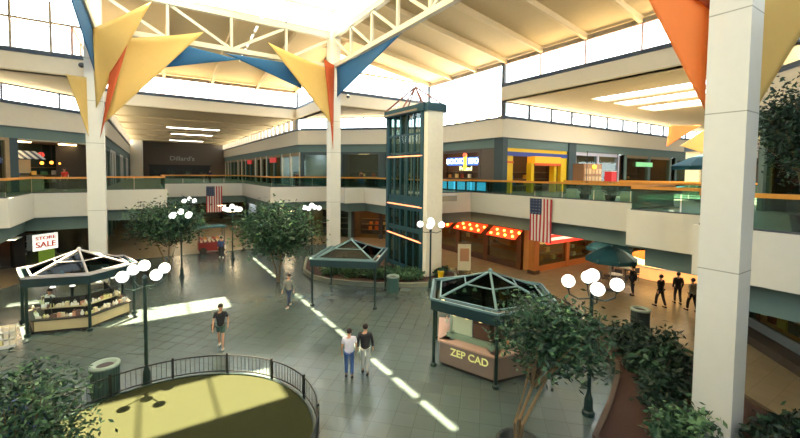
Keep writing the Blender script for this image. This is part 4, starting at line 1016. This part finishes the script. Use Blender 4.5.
# potted plants behind upper right glass
for k,(x,y,m_) in enumerate(((24.2,15.0,leafB),(23.9,13.1,leafA))):
    pl = thing('potted_plant',('dark round potted plant behind the right balcony glass','brighter green potted plant behind the right balcony glass')[k],'plant',(x,y,F2))
    MB().lathe([(.25,0),(.32,.35),(.28,.35)],(x,y,F2),12).build('pot', darkin, pl); leaves(MB(),(x,y,F2+.75),(.45,.45,.4),350,.09).build('foliage', m_, pl)
for k,(x,y) in enumerate(((24.8,16.2),(24.4,14.1),(24.3,12.2))):
    pl = thing('white_planter_box','low white planter box behind the right balcony glass, %s from the flag'%ords[k],'planter',(x,y,F2)); MB().box(x-.25,x+.25,y-.4,y+.4,F2,F2+.55).build('box_body', M('box_white',(225,220,200)), pl); MB().box(x-.28,x+.28,y-.43,y+.43,F2+.55,F2+.6).build('rim', white, pl)
lc = thing('lit_food_counter','brightly lit oval food counter behind the shoppers under the right balcony','counter',(30.5,12.6,0))
def oval(rx,ry,n=28): return [(30.5+rx*math.cos(2*PI*k/n),12.6+ry*math.sin(2*PI*k/n)) for k in range(n)]
MB().prism(oval(2.6,2.2),0,.8).build('counter_body', M('counter_amber',(230,170,100),.5,emit=1.2), lc)
MB().prism(oval(2.75,2.35),.8,.88).build('counter_top', white, lc)
MB().prism(oval(2.3,1.9),.88,1.25).build('light_box', M('lightbox_warm',(255,205,120),.5,emit=9), lc)
MB().prism(oval(2.4,2.0),1.25,1.33).build('rim', M('orange_rim',(230,130,40),.5,emit=1.5), lc)
for k,(x,y) in enumerate(((24.5,11.5),(27.5,10.5),(31,15.5),(35,11),(24.5,15),(28,8))):
    q = thing('added_fill_light','square fill light added in the ceiling under the right balcony, %s from the court'%ords[k],'ceiling light',(x,y,GC-.06),'fill lights added under the right balcony'); MB().box(x-.5,x+.5,y-.5,y+.5,GC-.04,GC-.005).build('frame', white, q); MB().box(x-.42,x+.42,y-.42,y+.42,GC-.06,GC-.035).build('diffuser', M('fill_light_diffuser',(255,225,180),.5,emit=26,var=0), q)  # unseen panels added to brighten the floor under the balcony
for k,(x,y) in enumerate(((2.5,42),(7,42),(2.5,50),(7,50),(12,40),(-7,31),(20.3,30),(20,27))):
    q = thing('added_fill_light','square fill light added in the ceiling under the %s balcony, %s of its row'%('far' if k<5 else 'side',ords[k%7]),'ceiling light',(x,y,GC-.06),'fill lights added under the far balconies'); MB().box(x-.5,x+.5,y-.5,y+.5,GC-.04,GC-.005).build('frame', white, q); MB().box(x-.42,x+.42,y-.42,y+.42,GC-.06,GC-.035).build('diffuser', M('fill_light_diffuser'), q)  # same added fill panels under the other balconies
for k in range(7):
    y = 31-k*1.35; q = thing('roof_vent','small tan domed roof vent outside the big window right of the lift tower','roof vent',(24.6,y,SILL),'roof vents outside the big window'); MB().lathe([(.3,0),(.34,.12),(.25,.26),(.08,.33)],(24.6,y,SILL),12).build('dome', M('vent_tan',(200,160,120),.7), q, True); MB().lathe([(.24,-.1),(.24,.02)],(24.6,y,SILL),10).build('collar', tanin, q)
# tables and chairs hinted under the ground floor umbrellas
def cafe(x,y,label,z=0):
    t = thing('cafe_table', label, 'table', (x,y,z)); MB().lathe([(.4,.72),(.4,.75)],(x,y,z),14).build('table_top', white, t); MB().lathe([(.22,0),(.04,.04),(.03,.72)],(x,y,z),10).build('leg', dframe, t)
def chair(x,y,rz,label,group,z=0):
    t = thing('cafe_chair', label, 'chair', (x,y,z), group); cs,sn = math.cos(rz),math.sin(rz)
    def T(u,v): return (x+u*cs-v*sn, y+u*sn+v*cs)
    MB().cbox((x,y,z+.45),(.42,.42,.04),rz).build('seat', dframe, t); c_ = T(0,.2); MB().cbox((c_[0],c_[1],z+.72),(.42,.03,.35),rz).build('backrest', dframe, t)
    for u in (-.18,.18):
        for v in (-.18,.18): c_ = T(u,v); MB().tube([(*c_,z),(*c_,z+.44)],.015,5).build('leg', dframe, t)
k = 0
for x,y in ((24.6,13.0),(27.0,13.6)):
    cafe(x,y,'small round cafe table under the right balcony, '+['nearest the amber shop corner','farther in beside the dark umbrella','nearest the walking shoppers','farthest in beside the shoppers'][k]); k += 1
    for a in (0.3,2.4,4.5): chair(x+.65*math.cos(a),y+.65*math.sin(a),a-PI/2,'dark cafe chair around the tables under the right balcony','cafe chairs under the right balcony')

# ------------------------------------------------------------------ people
def skin_mesh(name, pts, edges, radii, mat, parent, root=0, sub=1):
    me = bpy.data.meshes.new(name); o0 = org(parent)
    me.from_pydata([tuple(Vector(p)-o0) for p in pts], edges, [])
    o = bpy.data.objects.new(name, me); C.objects.link(o); ORG[o.name] = o0.copy()
    o.parent = parent; me.materials.append(mat)
    md = o.modifiers.new('skin','SKIN'); md.use_smooth_shade = True
    for i,sv in enumerate(me.skin_vertices[0].data):
        r_ = radii[i]; sv.radius = r_ if isinstance(r_,tuple) else (r_,r_); sv.use_root = (i == root)
    if sub: s = o.modifiers.new('sub','SUBSURF'); s.levels = sub; s.render_levels = sub
    return o
skinM = M('skin',(200,150,120),.6); hairM = M('dark_hair',(38,28,24),.7)
def person(x, y, z, face, label, top, bottom, shoes=(230,225,215), h=1.72, shorts=False, sleeves=1, stride=.25, hair=None, bag=None, build=1.0):
    t = thing('person', label, 'person', (x,y,z)); s = h/1.72; f = Vector((math.cos(face),math.sin(face),0)); l = Vector((-f.y,f.x,0)); up = Vector((0,0,1)); O = Vector((x,y,z))
    def Q(a,b,c): return O+f*(a*s)+l*(b*s)+up*(c*s)
    st = stride
    J = dict(pel=Q(0,0,.95),sp=Q(.01,0,1.15),ch=Q(0,0,1.34),nk=Q(0,0,1.46),hd0=Q(.015,0,1.52),hd=Q(.02,0,1.62),hdt=Q(.01,0,1.68))
    P_ = [J['pel'],J['sp'],J['ch'],J['nk'],J['hd0'],J['hd'],J['hdt']]; Ed = [(i,i+1) for i in range(6)]
    Rd = [(.12*build,.09),(.10*build,.075),(.12*build,.08),.05,.06,.085,.06]; Rd = [tuple(q*s for q in r_) if isinstance(r_,tuple) else r_*s for r_ in Rd]
    def add(p, par, r_): P_.append(p); Ed.append((par,len(P_)-1)); Rd.append(r_*s); return len(P_)-1
    legs,arms = [],[]
    for sd in (1,-1):
        k_ = st*sd
        hp = add(Q(0,.09*sd,.90),0,.085); kn = add(Q(k_*.55+.03,.10*sd,.5),hp,.055); an = add(Q(k_-.03,.10*sd,.09),kn,.036); tp = add(Q(k_+.12,.11*sd,.045),an,.03)
        legs.append((P_[hp],P_[kn],P_[an],P_[tp]))
        sh = add(Q(0,.19*sd,1.39),2,.055); el = add(Q(-k_*.35-.03,.25*sd,1.12),sh,.038); wr = add(Q(-k_*.6+.06,.25*sd,.89),el,.026); hn = add(Q(-k_*.6+.08,.25*sd,.82),wr,.03)
        arms.append((P_[sh],P_[el],P_[wr],P_[hn]))
        for q_ in range(4): 
            b_ = add(Q(-k_*.6+.06+q_*.018,.25*sd,.77),hn,.0095); add(Q(-k_*.6+.07+q_*.018,.24*sd,.725-abs(q_-1.4)*-.006),b_,.008)
        add(Q(-k_*.6+.13,.23*sd,.79),hn,.0095)
    skin_mesh('body', P_, Ed, Rd, skinM, t, 0, 1)
    tm = M('cloth_%d_%d_%d'%top, top, .85); bm_ = M('cloth_%d_%d_%d'%bottom, bottom, .85); sm = M('cloth_%d_%d_%d'%shoes, shoes, .7)
    # shirt
    P2_ = [J['sp'],Q(0,0,.98),J['ch'],Q(0,0,1.46),Q(0,0,.84)]; E2 = [(0,1),(0,2),(2,3),(1,4)]; R2 = [(.15*build,.125),(.165*build,.13),(.17*build,.12),(.085,.08),(.155*build,.125)]
    for (a,b,c,d_) in arms:
        i0 = len(P2_); P2_.append(a); E2.append((2,i0)); R2.append((.07,.07)); 
        e = a+(b-a)*(.75 if sleeves<2 else 1); P2_.append(e); E2.append((i0,i0+1)); R2.append((.056,.056))
        if sleeves >= 2: P2_.append(b+(c-b)*.9); E2.append((i0+1,i0+2)); R2.append((.042,.042))
    skin_mesh('shirt', P2_, E2, [tuple(q*s for q in r_) for r_ in R2], tm, t, 0, 1)
    P3_ = [Q(0,0,1.0)]; E3 = []; R3 = [(.15*build,.12)]
    for (a,b,c,d_) in legs:
        i0 = len(P3_); P3_.append(a); E3.append((0,i0)); R3.append((.10,.10))
        if shorts: P3_.append(a+(b-a)*.75); E3.append((i0,i0+1)); R3.append((.095,.095))
        else:
            P3_.append(b); E3.append((i0,i0+1)); R3.append((.074,.074)); P3_.append(b+(c-b)*.95); E3.append((i0+1,i0+2)); R3.append((.06,.06))
    skin_mesh('shorts' if shorts else 'trousers', P3_, E3, [tuple(q*s for q in r_) for r_ in R3], bm_, t, 0, 1)
    for (a,b,c,d_) in legs:
        m = MB(); m.tube([c-f*(.05*s)-up*.05*s, c+f*(.04*s)-up*(.045*s), d_+f*(.03*s)],[.045*s,.048*s,.034*s],8); m.build('shoe', sm, t, True)
    hm = M('hair_%d_%d_%d'%hair,hair,.7) if hair else hairM
    hc = Q(-.018,0,1.655); MB().ball(tuple(hc),.1*s,12,1.05).build('hair', hm, t, True)
    fc = Q(.02,0,1.62); m = MB()
    m.add([tuple(fc+f*.095*s+up*.02*s),tuple(fc+f*.085*s-l*.016*s-up*.03*s),tuple(fc+f*.12*s-up*.025*s),tuple(fc+f*.085*s+l*.016*s-up*.03*s)],[(0,1,2),(0,2,3),(1,3,2)]); m.build('nose', skinM, t)
    for sd in (1,-1):
        MB().ball(tuple(fc+f*.08*s+l*(.035*sd*s)+up*.012*s),.012*s,6).build('eye', darkin, t); MB().ball(tuple(fc+l*(.088*sd*s)-up*.005),.022*s,6).build('ear', skinM, t)
    MB().cbox(tuple(fc+f*.083*s-up*.055*s),(.012*s,.04*s,.01*s),face).build('mouth', M('lips',(160,80,76)), t)
    if bag:
        bc,bl = bag; hp_ = Q(-.05,-.28,1.0)
        b = thing('shoulder_bag', bl, 'bag', tuple(hp_-up*.3)); MB().cbox(tuple(hp_-up*.12),(.26,.1,.26),face).build('bag_body', M('bag_%d_%d_%d'%bc,bc,.6), b)
        MB().tube([tuple(hp_+f*.1),tuple(Q(0,-.16,1.47)),tuple(hp_-f*.1)],.012,5).build('strap', M('bag_%d_%d_%d'%bc), b)
    return t
back = VA     # heading away from the viewer
person(2.23,16.47,.006,VA+PI+R(15),'person in a black T-shirt and green shorts walking with a brown shoulder bag',(34,34,36),(64,92,84),shorts=True,bag=((84,58,44),'brown shoulder bag carried by the person in green shorts'),h=1.74)
person(5.6,11.82,.006,back+R(8),'person in a pale lilac shirt and blue jeans seen from behind',(222,216,230),(66,96,150),shoes=(40,40,48),h=1.68,stride=.06,build=1.15)
person(6.18,11.75,.006,back+R(-5),'person in a dark sweater and light trousers seen from behind',(34,32,36),(190,190,186),shoes=(34,28,28),sleeves=2,h=1.74,stride=.1,build=1.15)
person(5.91,19.73,.006,back+R(160),'person in a grey top and blue jeans walking beside the round-crowned tree',(124,126,120),(56,70,96),sleeves=2,h=1.7)
person(22.7,9.6,0,back+R(20),'person in dark clothes walking under the right balcony, left of the three',(36,34,36),(40,38,42),shoes=(30,28,28),sleeves=2,stride=.2)
person(24.1,9.35,0,back+R(-10),'person in dark clothes standing between two others under the right balcony',(48,42,42),(44,40,40),shoes=(30,28,28),sleeves=2,stride=.1)
person(23.35,8.4,0,back+R(10),'person in a pale top and dark trousers just left of the big near column',(150,146,138),(34,32,34),shoes=(30,28,28),sleeves=2,stride=.2,bag=((30,28,30),'black bag carried by the person next to the big near column'))
person(23.5,11.4,0,back+R(90),'person in dark clothes standing by the ground floor umbrellas',(30,34,40),(30,32,38),shoes=(30,28,28),sleeves=2,stride=.05)
person(4.7,33.9,.006,back+R(30),'person in a blue jacket with a white bag near the far corridor',(50,80,130),(36,40,50),sleeves=2,stride=.15,bag=((225,225,225),'white bag carried by the person in the blue jacket'))
person(-5.5,38.6,F2,back+R(180),'person in a red shirt at the upper snack counter',(196,56,44),(40,40,44),stride=.05)
person(-3.9,22.9,0,back+R(170),'attendant in a white top inside the left kiosk',(225,215,200),(60,50,50),stride=.03,h=1.66)
person(10.5,10.0,0,back+R(185),'attendant in a pink and white top inside the right kiosk',(226,190,190),(60,60,80),stride=.03,h=1.68)
person(16.5+2.3,36.8,F2,back+R(60),'person in dark clothes on the upper walkway left of the lift tower',(60,50,52),(44,40,44),stride=.1,sleeves=2)
person(6.3,54.2,F2,back+R(180),'person in dark navy clothes standing at the far balcony above the small flag',(34,44,60),(34,38,48),stride=.05,sleeves=2)

# security cameras
for x,y,z,lb in ((-3.5,31.3,13.5,'small dark camera under the header beam by the left column'),(14.6,31.2,13.6,'small dark camera under the header beam right of the middle column')):
    t = thing('security_camera', lb, 'camera', (x,y,z)); MB().ball((x,y,z),.16,12).build('dome', dframe, t, True); MB().tube([(x,y,z+.1),(x,y+.5,z+.3)],.03,6).build('bracket', dframe, t)

# ------------------------------------------------------------------ light
sc_ = bpy.context.scene
w = bpy.data.worlds.new('world'); sc_.world = w; w.use_nodes = True
bg = w.node_tree.nodes['Background']; bg.inputs['Color'].default_value = (.80,.935,1.0,1); bg.inputs['Strength'].default_value = 9.0
sun = bpy.data.lights.new('sun','SUN'); sun.energy = 80; sun.angle = R(.6); sun.color = (1,.82,.52)
so_ = bpy.data.objects.new('sun', sun); C.objects.link(so_); so_.location = (0,30,60)
el = math.atan2(MON,5.5); dv = Vector((0,-math.cos(el),-math.sin(el))); so_.rotation_euler = dv.to_track_quat('-Z','Y').to_euler()

# ------------------------------------------------------------------ camera
F,PY = 387.84,190.88; yaw,pitch,roll = .5713955,.04653636,.00953471
fw = Vector((math.sin(yaw)*math.cos(pitch),math.cos(yaw)*math.cos(pitch),-math.sin(pitch)))
r_ = Vector((math.cos(yaw),-math.sin(yaw),0)); u_ = r_.cross(fw)
Rr_ = r_*math.cos(roll)+u_*math.sin(roll); Uu = -r_*math.sin(roll)+u_*math.cos(roll)
cam = bpy.data.cameras.new('camera'); co = bpy.data.objects.new('camera', cam); C.objects.link(co)
cam.sensor_fit = 'HORIZONTAL'; cam.sensor_width = 36; cam.lens = F/800*36; cam.shift_y = -(219-PY)/800
cam.clip_start = .05; cam.clip_end = 500
mt = Matrix((Rr_,Uu,-fw)).transposed().to_4x4(); mt.translation = Vector((0,0,7.0)); co.matrix_world = mt
sc_.camera = co
vs_ = sc_.view_settings; vs_.view_transform = 'Standard'; vs_.look = 'None'; vs_.gamma = 1; vs_.exposure = 0.12; vs_.use_curve_mapping = False
sc_.cycles.max_bounces = 10; sc_.cycles.diffuse_bounces = 5; sc_.cycles.transparent_max_bounces = 16; sc_.cycles.sample_clamp_indirect = 8; sc_.cycles.caustics_reflective = False; sc_.cycles.caustics_refractive = False
